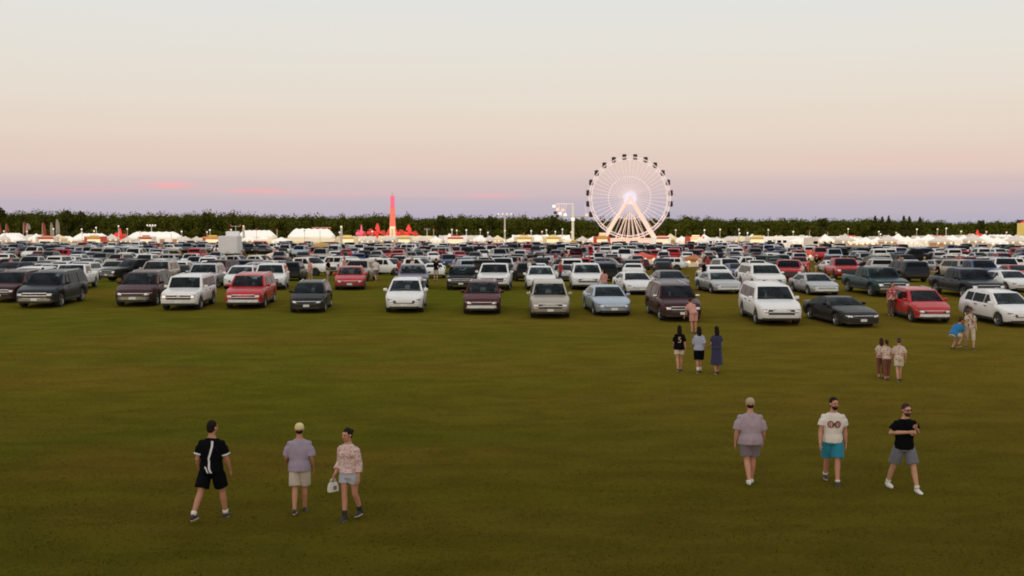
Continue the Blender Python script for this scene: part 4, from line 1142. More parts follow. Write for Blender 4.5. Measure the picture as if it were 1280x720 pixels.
for px in [997, 1008, 1020, 1031, 1043, 1056, 1068, 1082, 1096, 1110, 1122, 1134, 1147, 1160, 1175, 1190, 1204, 1216, 1230, 1246, 1258, 1270]:
    m = rnd.choice(['canvas_white', 'canvas_white', 'canvas_white', 'canvas_dim']); c = {'canvas_white': 'white', 'canvas_dim': 'cream'}[m]
    canopy(px, rnd.uniform(222, 246), rnd.uniform(2.8, 3.6), rnd.uniform(291.5, 296.5), m, uniq(f'{c} peaked canopy tent {where(px)}'))
for i, px in enumerate([1002, 1026, 1050, 1075, 1102, 1128, 1156, 1186, 1212, 1240, 1268, 1290, 890, 975]):
    camper(px + rnd.uniform(-5, 5), rnd.uniform(236, 275), rnd.uniform(5.5, 7.5), uniq(f'white camper trailer {where(px)}'))
for i, (px, m, sg) in enumerate([(60, 'canvas_dim', 'canvas_red'), (120, 'canvas_red', 'lit_yellow'), (184, 'canvas_dim', 'canvas_red'), (268, 'canvas_red', 'lit_yellow'), (435, 'canvas_warm', 'lit_yellow'), (505, 'canvas_dim', 'lit_yellow'), (570, 'canvas_white', 'canvas_red'),
                                (655, 'canvas_warm', 'lit_yellow'), (690, 'canvas_warm', 'lit_yellow'), (752, 'canvas_red', 'lit_yellow'), (826, 'canvas_white', 'canvas_red'), (868, 'canvas_red', 'lit_warm'), (945, 'canvas_dim', 'lit_yellow'), (1062, 'canvas_warm', 'canvas_red'), (1172, 'canvas_white', 'canvas_red')]):
    c = {'canvas_dim': 'cream', 'canvas_red': 'red', 'canvas_warm': 'yellowish', 'canvas_white': 'white'}[m]
    trailer(px, rnd.uniform(272, 280), rnd.uniform(4, 5.5), 2.9, m, sg, uniq(f'{c} food trailer with lit serving hatch {where(px)}'))
for px, top, bot, m, lab in [(-2, 278, 292, 'flag_red', 'red feather flag at the very western end'), (8, 279.5, 290, 'flag_red', 'broad red feather flag by the short white marquee'), (30, 277.5, 291, 'flag_red', 'tall red feather flag paired with a grey one'), (34, 279, 287, 'flag_grey', 'grey feather flag paired with a tall red one'),
                             (53.5, 278, 296, 'flag_red', 'narrow red feather flag standing by itself'), (64, 278, 297, 'flag_grey', 'broad grey feather flag behind the low white marquee'), (71, 274, 292, 'flag_grey', 'tallest grey feather flag beside the low white marquee')]:
    feather_flag(px, 300, top, bot, m, lab)
mast(103, 308, 287, 'thin lamp mast above the western arched marquee', 1, r=.1)
mast(121, 308, 285, 'lamp mast with white head near the orange red ride', 1, r=.12)
mast(149, 300, 283, 'lamp mast with pale head behind the orange red ride', 1, r=.16)
mast(190, 312, 282, 'mast with a cluster of white lamps over the large arched marquee', 4, r=.15, w=2.2)
mast(263, 300, 288, 'short lamp mast behind the box truck', 1, r=.1)
mast(305, 306, 283, 'thick white lit column west of the bright white marquee', 1, r=.42, lamp='lit_warm')
mast(295, 306, 282, 'mast with an orange crossbar beside the thick lit column', 2, r=.1, w=2.6, lamp='canvas_red')
mast(427, 230, 284, 'pale post rising out of the parked cars west of the pink tower', 1, r=.28, lamp='lit_warm')
mast(534, 308, 285.5, 'grey lamp rig east of the pink tower', 3, r=.12, w=1.6, lamp='dark_steel')
mast(565, 304, 287.5, 'lamp mast above the cream stall tent', 1, r=.16)
mast(583, 304, 288, 'short lamp mast east of the cream stall tent', 1, r=.12)
mast(610, 304, 291, 'low lamp mast just west of the floodlight mast', 1, r=.12)
mast(631, 318, 268, 'tall white floodlight mast with a crossbar of lamps over the wood', 4, r=.26, w=3.6, lamp='lit_white', m='pole')
for px, top in ((664, 289), (683, 288), (694, 290), (703, 287)): mast(px, 310, top, uniq('short bright lamp mast over the long white stall tent'), 1, r=.14)
for px, top in ((924, 292), (934, 291.5), (1100, 293), (1182, 286)): mast(px, 300, top, uniq(f'short lamp mast {where(px)}'), 1, r=.14)

lr = random.Random(21)
for i in range(46):
    px = 12 + i * 27.8 + lr.uniform(-9, 9)
    if 470 < px < 512 or 735 < px < 840: continue
    lm = lr.choice(['lit_white', 'lit_warm', 'lit_warm', 'lit_peach', 'canvas_red'])
    c = {'lit_white': 'white', 'lit_warm': 'warm yellow', 'lit_peach': 'peach', 'canvas_red': 'red'}[lm]
    mast(px, lr.uniform(284, 302), lr.uniform(286.5, 292.5), uniq(f'thin mast with {c} lamp {where(px)}'), 1, r=.09, lamp=lm)
M['canvas_orange'] = mat('orange_canvas', (.5, .18, .06), .8, var=.1); M['canvas_gold'] = mat('gold_canvas', (.52, .34, .08), .8, var=.1)
for px, d, top, m, lab in ((868, 333, 318, 'canvas_orange', 'orange canopy tent standing among parked cars east of the ferris wheel'), (803, 330, 315, 'canvas_red', 'red canopy tent standing among parked cars below the ferris wheel'), (403, 318, 302, 'canvas_gold', 'gold canopy tent among parked cars below the tallest marquee'),
        (347, 328, 313, 'canvas_dim', 'cream canopy tent among parked cars east of the box truck'), (716, 313, 300, 'canvas_gold', 'gold canopy tent among parked cars below the swing ride'), (1010, 325, 312, 'canvas_red', 'red canopy tent among parked cars far behind the black coupe')):
    canopy(px, at(px, d).y, 2.9, top, m, lab)
# ---------------------------------------------------------------- wood behind the fair
def leaf_mat(name, col):
    m = mat(name, col, .95, var=.45, scale=.35, spec=0.0)
    return m
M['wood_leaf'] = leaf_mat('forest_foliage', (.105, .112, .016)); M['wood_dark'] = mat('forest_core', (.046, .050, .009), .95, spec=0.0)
M['bark'] = mat('bark', (.05, .04, .03), .9)
M['pine_leaf'] = leaf_mat('pine_foliage', (.075, .080, .018))
def crown_leaves(rng, c, r, n, size):
    """leaf clumps scattered through the shell of a crown"""
    u = rng.normal(size=(n, 3)); u /= np.linalg.norm(u, axis=1)[:, None]
    rad = .68 + .32 * rng.random(n)
    ph = rng.random(3) * 6
    lump = 1 + .10 * np.sin(u[:, 0] * 4 + ph[0]) + .09 * np.sin(u[:, 2] * 5 + ph[1]) + .08 * np.sin(u[:, 1] * 5 + ph[2])
    p = c + u * np.array(r) * (rad * lump)[:, None]
    a = rng.normal(size=(n, 3)); a -= (a * u).sum(1)[:, None] * u * .6; a /= np.linalg.norm(a, axis=1)[:, None]
    b = np.cross(u + .5 * rng.normal(size=(n, 3)), a); b /= np.linalg.norm(b, axis=1)[:, None]
    s = (size * (.6 + .8 * rng.random(n)))[:, None]
    return np.stack([p - a * s, p + b * s * .7, p + a * s, p - b * s * .7], 1)
def quads_mesh(name, Q, m, extra=None):
    n = len(Q); V = Q.reshape(-1, 3); idx = np.arange(n * 4, dtype=np.int32)
    mb = MB(); 
    me = bpy.data.meshes.new(name)
    ev, ef = ([], []) if extra is None else (extra.v, extra.f)
    nv = len(V); V2 = np.concatenate([V, np.array(ev).reshape(-1, 3)]) if ev else V
    loops = list(idx); starts = list(range(0, n * 4, 4)); mi = [0] * n; k = n * 4
    for f in ef:
        loops += [i + nv for i in f]; starts.append(k); k += len(f); mi.append(1)
    me.vertices.add(len(V2)); me.vertices.foreach_set('co', V2.ravel())
    me.loops.add(len(loops)); me.loops.foreach_set('vertex_index', np.array(loops, np.int32))
    me.polygons.add(len(starts)); me.polygons.foreach_set('loop_start', np.array(starts, np.int32))
    for q in m: me.materials.append(q)
    me.polygons.foreach_set('material_index', np.array(mi, np.int32)); me.update(calc_edges=True)
    return me
def forest():
    rng = np.random.default_rng(8); Q = []; core = MB()
    for row in range(4):
        y = 585 + row * 13; x = -430.0
        while x < 430:
            px = 640 + F * x / y
            top = 268.2 if px < 0 else interp([(0, 264), (60, 264.5), (100, 266), (200, 266), (300, 267.5), (480, 269), (640, 271), (760, 273.2), (900, 273.4), (1000, 274), (1060, 275.5), (1120, 274.5), (1180, 277.5), (1280, 277.5)], px)
            hh = (HORIZON - top) / F * y + (CAM_Z - ground_z(0, y)) + rng.normal() * .75 + .8 * math.sin(x * .11) * math.sin(x * .037 + 1) - row * .1
            w = 3.1 + rng.random() * 2.2; ch = hh * .52
            c = np.array([x, y + rng.normal() * 3, ground_z(0, y) + hh - ch])
            Q.append(crown_leaves(rng, c, (w, w, ch), 520 if row < 2 else 260, .40))
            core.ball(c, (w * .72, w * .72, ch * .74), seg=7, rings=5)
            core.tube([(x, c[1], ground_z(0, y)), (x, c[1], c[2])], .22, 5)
            if row == 0:                                        # undergrowth along the edge
                c2 = np.array([x + rng.normal(), y - 6, ground_z(0, y) + 1.8]); Q.append(crown_leaves(rng, c2, (3.6, 2, 2.6), 90, .6)); core.ball(c2, (3, 1.6, 2.1), seg=6, rings=4)
            x += 3.3 + rng.random() * 2.4
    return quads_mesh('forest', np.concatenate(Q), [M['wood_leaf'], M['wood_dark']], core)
tag(link('forest', forest()), 'dark green wood along the whole horizon behind the fair', 'wood', kind='stuff')

def tree(px, d, top, w, label, pine=True, seed=0):
    rng = np.random.default_rng(seed); p = fair(px, d); h = fair_h(top, d)
    t = thing('pine_tree' if pine else 'broadleaf_tree', label, 'tree', p, 0, 'taller trees standing out of the wood')
    b = MB(); b.tube([(0, 0, 0), (.1, 0, h * .5), (0, 0, h * .93)], [.32, .2, .06], 7)
    for k in range(7):
        a = k * 2.4; z = h * (.55 + .05 * k); b.tube([(0, 0, z), (w * .6 * math.cos(a), w * .6 * math.sin(a), z + .5)], [.09, .03], 5)
    link('trunk', b.mesh('trunk', M['bark']), t)
    Q = []
    if pine:
        for k in range(9):
            z = h * (.48 + .52 * k / 9); rr = w * (1.05 - .92 * k / 9); a = k * 2.1
            Q.append(crown_leaves(rng, np.array([rr * .25 * math.cos(a), rr * .25 * math.sin(a), z]), (rr * .85, rr * .85, .85), 70, .42))
    else:
        for k in range(6):
            a = k * 1.05; Q.append(crown_leaves(rng, np.array([w * .45 * math.cos(a), w * .45 * math.sin(a), h * (.68 + .05 * (k % 3))]), (w * .62, w * .62, h * .2), 110, .45))
    link('crown', quads_mesh('crown', np.concatenate(Q), [M['pine_leaf']]), t)
for i, (px, top, w, lab, pine) in enumerate([(2, 257.5, 2.6, 'tall dark tree at the western end of the wood', False), (84, 261, 3.0, 'broad topped dark tree standing above the notch in the wood', False), (103, 263, 2.4, 'round topped tree just east of the broad dark tree', False),
        (258, 264.5, 2.6, 'slightly taller round tree behind the box truck', False), (552, 268, 2.8, 'round treetop above the wood east of the pink tower', False), (613, 268.5, 2.4, 'round treetop beside the floodlight mast', False),
        (692, 268.5, 2.2, 'small treetop behind the seats of the swing ride', False), (919, 273, 2.0, 'single pointed treetop east of the ferris wheel', True), (1028, 271.5, 3.0, 'broad treetop rising before the pointed pines', False),
        (1093, 270.5, 2.2, 'first of the pointed pines over the eastern wood', True), (1102, 271, 1.8, 'second of the pointed pines, close to the first', True), (1110, 270.5, 2.0, 'third of the pointed pines, as tall as the first', True),
        (1129, 270.5, 2.0, 'pointed pine with a broad foot, fourth of the group', True), (1136, 270.8, 1.8, 'pointed pine fifth of the group', True), (1149, 272, 1.8, 'last and lowest of the pointed pines', True), (1225, 275, 2.0, 'lone round treetop behind the red ride', False), (1276, 273.5, 3.2, 'reddish dark tree behind the yellow slide', False)]):
    tree(px, 575, top, w, lab, pine, i)
# ---------------------------------------------------------------- people
def skin(name, c): return mat(name, c, .55, var=.06, scale=14, spec=.3)
def cloth(name, c, var=.10): return mat(name, c, .9, var=var, scale=9, spec=.15, sheen=.15, bump=.15)
SK = {'fair': skin('fair_skin', (.50, .27, .18)), 'tan': skin('tanned_skin', (.42, .20, .12)), 'warm': skin('warm_skin', (.48, .23, .15))}
CL = {'black': mat('black_cotton', (.005, .005, .006), .95, spec=.05, var=.2, scale=9), 'mauve': cloth('mauve_cotton', (.30, .25, .32)), 'mauve_grey': cloth('mauve_grey_cotton', (.33, .26, .29)), 'beige': cloth('beige_twill', (.46, .39, .31)),
      'white': cloth('white_cotton', (.66, .62, .56)), 'teal': cloth('teal_nylon', (.02, .19, .27)), 'grey': cloth('grey_jersey', (.14, .14, .16)), 'dim_grey': cloth('dim_grey_twill', (.17, .14, .16)),
      'denim': cloth('pale_denim', (.40, .42, .48)), 'cream': cloth('cream_cotton', (.55, .48, .36)), 'pale_blue': cloth('pale_blue_cotton', (.33, .35, .45)), 'navy': cloth('navy_cotton', (.035, .035, .075)),
      'blue': cloth('bright_blue_cotton', (.02, .16, .38)), 'pink': cloth('pink_cotton', (.55, .27, .23)), 'rust': cloth('rust_cotton', (.16, .06, .035)), 'red': cloth('red_cotton', (.4, .04, .04)), 'brown': cloth('brown_cotton', (.12, .07, .045)), 'orange': cloth('orange_cotton', (.5, .2, .1))}
M['hair_dark'] = mat('dark_hair', (.012, .008, .006), .8, var=.3, scale=40, spec=.15)
M['hair_brown'] = mat('brown_hair', (.045, .022, .012), .8, var=.3, scale=40, spec=.15)
M['shoe_dark'] = mat('dark_shoe', (.022, .019, .017), .7); M['shoe_white'] = mat('white_shoe', (.68, .66, .62), .6); M['sole'] = mat('pale_sole', (.5, .47, .42), .8)
M['cap_yellow'] = cloth('pale_yellow_cap_cloth', (.62, .54, .27)); M['cap_khaki'] = cloth('khaki_cap_cloth', (.38, .31, .20)); M['hat_brown'] = cloth('brown_hat_felt', (.06, .025, .018))
M['eye'] = mat('eye_dark', (.02, .015, .012), .3); M['lip'] = mat('lips', (.30, .09, .07), .5); M['print_brown'] = cloth('shirt_print_brown', (.25, .09, .07)); M['print_dark'] = cloth('shirt_print_dark', (.08, .045, .045)); M['print_pale'] = cloth('shirt_print_pale', (.56, .38, .34))
M['stripe_white'] = cloth('white_stripe', (.62, .63, .64)); M['number_gold'] = cloth('gold_number', (.50, .34, .20))
def pattern_cloth(name, a, b_, c_, scale):
    m = cloth(name, a); nt = m.node_tree; N = nt.nodes; L = nt.links; b = N['Principled BSDF']
    tc = [n for n in N if n.type == 'TEX_COORD'][0]
    v = N.new('ShaderNodeTexVoronoi'); v.inputs['Scale'].default_value = scale; v.inputs['Randomness'].default_value = 1; L.new(tc.outputs['Object'], v.inputs['Vector'])
    r = N.new('ShaderNodeValToRGB'); r.color_ramp.interpolation = 'CONSTANT'; sp = N.new('ShaderNodeSeparateColor'); L.new(v.outputs['Color'], sp.inputs[0]); L.new(sp.outputs[0], r.inputs[0])
    e = r.color_ramp.elements; e[0].color = (*a, 1); e[1].position = .5; e[1].color = (*b_, 1); k = e.new(.78); k.color = (*c_, 1)
    L.new(r.outputs[0], b.inputs['Base Color']); return m
CL['floral'] = pattern_cloth('pink_patterned_blouse_cloth', (.58, .42, .39), (.48, .27, .25), (.60, .52, .48), 34)
CL['patch'] = pattern_cloth('white_brown_patterned_cloth', (.55, .46, .36), (.16, .08, .05), (.6, .5, .42), 18)
CL['pale_patch'] = pattern_cloth('pale_patterned_cloth', (.56, .44, .36), (.42, .25, .19), (.62, .54, .46), 20)
CL['redpatch'] = pattern_cloth('red_white_patterned_cloth', (.5, .1, .1), (.6, .5, .46), (.3, .05, .06), 16)

def remesh(mb, voxel, smooth_n, name, m, wrinkle=0.0, seed=0):
    """one continuous skin over overlapping volumes"""
    me = mb.mesh(name + '_raw', m); o = bpy.data.objects.new('raw', me); COL.objects.link(o)
    r = o.modifiers.new('r', 'REMESH'); r.mode = 'VOXEL'; r.voxel_size = voxel; r.use_smooth_shade = True
    s = o.modifiers.new('s', 'SMOOTH'); s.factor = .5; s.iterations = smooth_n
    dg = bpy.context.evaluated_depsgraph_get(); out = bpy.data.meshes.new_from_object(o.evaluated_get(dg)); out.name = name
    bpy.data.objects.remove(o); bpy.data.meshes.remove(me)
    out.materials.clear(); out.materials.append(m); 
    if wrinkle:
        nrm = [v.normal.copy() for v in out.vertices]
        for v, n in zip(out.vertices, nrm):
            p = v.co
            q = noise.noise(Vector((p.x * 9 + seed, p.y * 9, p.z * 5 + p.x * 6))) + .6 * noise.noise(Vector((p.x * 22, p.y * 22 + seed, p.z * 9 - p.x * 12)))
            v.co = p + n * q * wrinkle
    out.polygons.foreach_set('use_smooth', [True] * len(out.polygons)); out.update()
    return out

def rot(ax, a): return Matrix.Rotation(a, 3, ax)

def person(loc, facing, label, S, name='person', group=None):
    """S: pose and outfit.  Local frame faces -Y, right hand towards -X, feet on z=0."""
    H = S.get('h', 1.76); k = H / 1.78; g = S.get('girth', 1.0); fem = S.get('fem', False); vox = S.get('vox', .0065); sm = S.get('sm', 3)
    shw = (.165 if fem else .195) * (1 + (g - 1) * .35); hipw = (.098 if fem else .092) * (1 + (g - 1) * .3)
    # legs: thigh swing and knee bend for (right, left)
    thigh, knee = S.get('thigh', (18, -16)), S.get('knee', (6, 24)); ab = S.get('spread', (2, 2))
    legs = []; TH, SH, AN = .43, .41, .085
    for i, sx in ((0, -1), (1, 1)):
        a = R(thigh[i]); d1 = Vector((sx * math.sin(R(ab[i])), -math.sin(a), -math.cos(a))).normalized()
        a2 = a - R(knee[i]); d2 = Vector((sx * math.sin(R(ab[i])) * .5, -math.sin(a2), -math.cos(a2))).normalized()
        hp = Vector((sx * hipw, 0, 0)); kn = hp + d1 * TH; an = kn + d2 * SH
        legs.append([hp, kn, an, a2])
    low = min(l[2].z - AN * (1.0) for l in legs); hz = -low
    for l in legs:
        for j in range(3): l[j] = l[j] + Vector((0, 0, hz))
    pel = Vector((0, 0, hz)); lean = R(S.get('lean', 3)); tw = R(S.get('twist', 0))
    T = rot('X', lean) @ rot('Z', tw)                          # positive lean tips the chest towards -Y
    def up(x, y, z): return pel + T @ Vector((x, y, z))
    nk = up(0, .005, .56); hd = R(S.get('head', 0)); hp_ = R(S.get('nod', 0))
    HT = rot('X', lean * .5 + hp_) @ rot('Z', hd); hc = nk + T @ Vector((0, -.012, .03)) + HT @ Vector((0, -.014, .112))
    arms = []
    for i, sx in ((0, -1), (1, 1)):
        sh = up(sx * shw * .92, 0, .432)
        if 'arm_pts' in S and S['arm_pts'][i] is not None:
            e, w = S['arm_pts'][i]; el, wr = up(*e), up(*w)
        else:
            sw, el_b, out = S.get('swing', (-14, 18))[i], S.get('elbow', (22, 28))[i], S.get('out', (9, 9))[i]
            d1 = T @ (rot('X', -R(sw)) @ Vector((sx * math.sin(R(out)), 0, -math.cos(R(out)))))
            d2 = T @ (rot('X', -R(sw + el_b)) @ Vector((sx * math.sin(R(out * .3)), 0, -math.cos(R(out * .3)))))
            el = sh + d1 * .285; wr = el + d2 * .25
        arms.append((sh, el, wr))
    # ---- body: one skin
    b = MB(); n = 18
    def ring(x, y, z, rx, ry): return [up(x + rx * math.cos(2*PI*j/n), y + ry * math.sin(2*PI*j/n), z) for j in range(n)]
    hip_r = .168 if fem else .160; wst = .118 if fem else .140; chs = .145 if fem else .165
    belly = max(0, g - 1)
    tor = [(0, -.10, .10 * g, .09), (0, -.06, hip_r * g, .108 * g), (.0, .02, hip_r * g, .112 * g), (-.3 * belly * .25, .14, wst * g, .098 * g + belly * .10), (-.2 * belly * .25, .26, chs * .98 * g, .105 * g + belly * .05), (0, .36, chs * 1.06 * (1 + belly * .5), .112 * (1 + belly * .4)),
           (0, .435, shw * .95, .094), (0, .478, shw * .74, .074), (0, .512, .090, .062), (0, .57, .056, .056)]
    b.rings([ring(0, y, z, rx, ry) for y, z, rx, ry in tor])
    b.tube([up(0, .004, .50), nk + T @ Vector((0, -.006, .02)), hc + HT @ Vector((0, .02, -.06))], [.062, .056, .054], 14)
    if fem:
        for sx in (-1, 1): b.ball(up(sx * .068, -.085, .335), (.062, .055, .062))
    # head with jaw, nose, ears, brow
    hm = HT.to_4x4(); 
    def hb(c, r, seg=14, rg=10): b.ball(hc + HT @ Vector(c), r, seg=seg, rings=rg, mat=HT)
    hb((0, .014, .022), (.076, .094, .096)); hb((0, -.022, -.05), (.060, .068, .070)); hb((0, -.060, -.088), (.028, .026, .022)); hb((0, -.048, .012), (.062, .046, .06))
    hb((0, -.094, -.012), (.013, .016, .026)); hb((0, -.107, -.024), (.015, .014, .012)); hb((0, -.086, .034), (.045, .012, .012))
    for sx in (-1, 1): hb((sx * .078, .012, -.012), (.013, .022, .032), 8, 6); hb((sx * .038, -.070, -.030), (.024, .02, .02), 8, 6)
    # limbs
    gl = 1 + (g - 1) * .35
    for (sh, el, wr), sx in zip(arms, (-1, 1)):
        m1 = sh.lerp(el, .45); m2 = el.lerp(wr, .3); f_ = .88 if fem else 1
        b.ball(sh, .050 * gl * f_); b.tube([sh, m1, el, m2, wr], [.050*gl*f_, .049*gl*f_, .040*gl*f_, .043*gl*f_, .028*f_], 12); b.ball(el, .041 * gl * f_)
        # hand: palm, four fingers, thumb from the side of the palm
        d = (wr - el).normalized(); inn = T @ Vector((-sx, 0, 0)); inn = (inn - d * inn.dot(d)).normalized()
        if 'palm_n' in S and S['palm_n'][0 if sx < 0 else 1] is not None:
            inn = Vector(S['palm_n'][0 if sx < 0 else 1]); inn = (inn - d * inn.dot(d)).normalized()
        fw = d.cross(inn).normalized(); 
        if fw.dot(T @ Vector((0, -1, 0))) < 0: fw = -fw
        b.tube([wr - d * .01, wr + d * .03, wr + d * .085], [.027, .038, .038], 12, ell=.42 if True else 1, ref=fw)
        cu = S.get('curl', .45)
        for q, ln in ((-1.5, .058), (-.5, .070), (.5, .074), (1.5, .066)):
            p0 = wr + d * .078 + fw * q * .0195; d1 = (d + inn * cu * .5 + fw * q * .05).normalized(); d2 = (d + inn * cu * 1.5).normalized()
            b.tube([p0, p0 + d1 * ln * .5, p0 + d1 * ln * .5 + d2 * ln * .5], [.0095, .0088, .0078], 7); b.ball(p0 + d1 * ln * .5 + d2 * ln * .5, .0078, seg=7, rings=5)
        p0 = wr + d * .03 + fw * .030; b.tube([p0 - fw * .012, p0 + (d * .6 + fw * .7 + inn * .3) * .035, p0 + (d * 1.2 + fw * .8 + inn * .6) * .052], [.014, .0115, .009], 7)
    for (hp, kn, an, a2), sx in zip(legs, (-1, 1)):
        m1 = hp.lerp(kn, .4); m2 = kn.lerp(an, .32) + Vector((0, .012, 0)); f_ = .95 if fem else 1
        b.ball(hp, .088 * g * f_); b.tube([hp + Vector((0, 0, .02)), m1, kn, m2, an], [.088*g*f_, .078*gl*f_, .054*gl, .055*gl, .036], 14); b.ball(kn, .055 * gl)
        pitch = min(0, a2 + .12) if False else 0
        b.tube([an, an + Vector((0, 0, -.05))], [.036, .034], 10); b.tube([an + Vector((0, .03, -.055)), an + Vector((0, -.06, -.062)), an + Vector((0, -.14, -.068))], [.030, .032, .022], 10)
    me = remesh(b, vox, sm, name + '_body', SK[S.get('skin', 'fair')])
    o = link(name, me, None); tag(o, label, 'person', group)
    # ---- eyes and mouth
    for sx in (-1, 1):
        q = MB(); q.ball(hc + HT @ Vector((sx * .031, -.087, .008)), (.0135, .008, .0075), seg=10, rings=7, mat=HT); link('eye', q.mesh('eye', M['eye'], True), o)
        if S.get('face_detail', True):
            q = MB(); q.ball(hc + HT @ Vector((sx * .031, -.090, .030)), (.019, .007, .005), seg=8, rings=5, mat=HT); link('eyebrow', q.mesh('eyebrow', M[S.get('hairm', 'hair_dark')], True), o)
    q = MB(); q.ball(hc + HT @ Vector((0, -.092, -.056)), (.024, .008, .0085), seg=10, rings=6, mat=HT); link('mouth', q.mesh('mouth', M['lip'], True), o)
    if S.get('beard'):
        q = MB(); q.ball(hc + HT @ Vector((0, -.036, -.066)), (.063, .066, .056), mat=HT); q.ball(hc + HT @ Vector((0, -.062, -.088)), (.040, .036, .034), mat=HT)
        link('beard', remesh(q, .012, 3, 'beard', M[S.get('hairm', 'hair_dark')]), o)
        q = MB(); q.ball(hc + HT @ Vector((0, -.098, -.055)), (.023, .008, .007), seg=10, rings=6, mat=HT); link('mouth', q.mesh('mouth', M['lip'], True), o)
    if S.get('shades'):
        q = MB()
        for sx in (-1, 1): q.ball(hc + HT @ Vector((sx * .034, -.094, .008)), (.028, .009, .019), seg=10, rings=7, mat=HT); q.tube([hc + HT @ Vector((sx * .06, -.088, .012)), hc + HT @ Vector((sx * .082, .01, .012))], .005, 5)
        q.tube([hc + HT @ Vector((-.015, -.100, .012)), hc + HT @ Vector((.015, -.100, .012))], .004, 5); link('sunglasses', q.mesh('sunglasses', M['dark_trim'], True), o)
    # ---- hair and headgear
    hair = S.get('hair', 'short'); hmn = M[S.get('hairm', 'hair_dark')]
    q = MB()
    if hair in ('short', 'long', 'bun', 'tail'):
        q.ball(hc + HT @ Vector((0, .022, .034)), (.083, .096, .098), mat=HT); q.ball(hc + HT @ Vector((0, .052, -.02)), (.070, .062, .075), mat=HT)
        if hair == 'long':
            q.tube([hc + HT @ Vector((0, .055, .02)), hc + HT @ Vector((0, .085, -.10)), hc + HT @ Vector((0, .085, -.24))], [.085, .095, .07], 12, ell=.55, ref=HT @ Vector((1, 0, 0)))
        if hair == 'bun': q.ball(hc + HT @ Vector((0, .125, .035)), (.045, .042, .042))
        if hair == 'tail': q.tube([hc + HT @ Vector((0, .09, .06)), hc + HT @ Vector((0, .14, .0)), hc + HT @ Vector((0, .12, -.16))], [.03, .035, .015], 8)
        hm_ = remesh(q, .010, 3, 'hair', hmn, .004, 3)
        bm = bmesh.new(); bm.from_mesh(hm_)                       # open the face: drop what lies before the hairline
        inv = HT.inverted()
        kill = []
        for v in bm.verts:
            p = inv @ (v.co - hc)
            if (p.y < -.045 and p.z < .062) or (p.y < .0 and p.z < .015 and abs(p.x) < .2) : kill.append(v)
        bmesh.ops.delete(bm, geom=kill, context='VERTS'); bm.to_mesh(hm_); bm.free()
        link('hair', hm_, o)
    if hair in ('cap', 'hat'):
        q.ball(hc + HT @ Vector((0, .045, -.025)), (.070, .060, .062), mat=HT); hm_ = remesh(q, .012, 2, 'hair', hmn); link('hair', hm_, o)
        cm = M[S['capm']]; q = MB(); rows = []
        for z, s in ((.018, 1.0), (.05, 1.03), (.09, .93), (.122, .62), (.136, .12)):
            rows.append([hc + HT @ Vector((.087 * s * math.cos(2*PI*j/20), .012 + .106 * s * math.sin(2*PI*j/20), z)) for j in range(20)])
        q.rings(rows)
        bs = S.get('brim', -1)
        if hair == 'cap':
            rows = []
            for u in range(9):
                a = -1 + 2 * u / 8; x = .072 * a; ln = .085 * math.sqrt(max(0, 1 - a * a * .75))
                y0_ = .012 + bs * .106 * math.sqrt(max(0, 1 - (x / .09) ** 2)) * .95
                rows.append([hc + HT @ Vector((x, y0_, .026)), hc + HT @ Vector((x * .95, y0_ + bs * ln, .014 - .02 * a * a)), hc + HT @ Vector((x * .95, y0_ + bs * ln, .008 - .02 * a * a)), hc + HT @ Vector((x, y0_, .016))])
            q.rings(rows); link('cap', q.mesh('cap', cm, True, angle=R(50)), o)
        else:
            q.rings([[hc + HT @ Vector((r_ * math.cos(2*PI*j/24), .012 + r_ * 1.1 * math.sin(2*PI*j/24), z)) for j in range(24)] for r_, z in ((.085, .03), (.19, .012), (.20, .006), (.085, .018))], cap0=False, cap1=False)
            link('hat', q.mesh('hat', cm, True, angle=R(50)), o)
    # ---- top
    inf = S.get('inf', .016); sl = S.get('sleeve', .60); q = MB(); hem = S.get('hem', -.05); lo = S.get('loose', .018)
    def sring(y, z, rx, ry): return [up(rx * math.cos(2*PI*j/n), y + ry * math.sin(2*PI*j/n), z) for j in range(n)]
    rows = [sring(0, hem, hip_r * g + inf + lo + .004, .118 * g + inf + lo + .014 + belly * .04)]
    if hem < .0: rows.append(sring(0, .02, hip_r * g + inf + lo, .118 * g + inf + lo + .010 + belly * .06))
    rows += [sring(-.3 * belly * .25, max(.12, hem + .05), max(wst * g, hip_r * g * .9) + inf + lo * .8, .102 * g + inf + lo + belly * .10), sring(-.2 * belly * .25, .26, chs * 1.10 * g + inf + lo * .6, .108 * g + inf + lo * .5 + belly * .05),
             sring(0, .36, chs * 1.13 * (1 + belly * .5) + inf, .114 * (1 + belly * .4) + inf), sring(0, .435, shw * .97 + inf * .6, .096 + inf), sring(0, .482, shw * .78 + inf * .6, .078 + inf), sring(0, .518, .094 + inf * .4, .066 + inf * .4), sring(0, .532, .074, .064)]
    q.rings(rows)
    if fem:
        for sx in (-1, 1): q.ball(up(sx * .068, -.092, .335), (.072, .060, .072))
    if sl > 0:
        for (sh, el, wr), sx in zip(arms, (-1, 1)):
            f_ = .9 if fem else 1; fl = S.get('flare', 1.15)
            q.ball(sh, .050 * gl * f_ + inf * .6)
            if sl <= 1: q.tube([sh + (up(0, 0, .42) - sh) * .22, sh.lerp(el, sl * .45), sh.lerp(el, sl)], [.050*gl*f_ + inf * .6, (.060*gl*f_ + inf) * (1 + (fl - 1) * .5), (.057*gl*f_ + inf) * fl], 14)
            else:
                q.tube([sh, sh.lerp(el, .5), el, el.lerp(wr, min(1, sl - 1))], [.062*f_ + inf, .060*f_ + inf, .055*f_ + inf * fl, .048*f_ + inf * fl * 1.6], 14); q.ball(el, .05 * f_ + inf * fl)
    sv = S.get('cvox', .010)
    shirt = remesh(q, sv, 4, 'shirt', CL[S['top']], S.get('wrinkle', .009), S.get('seed', 1))
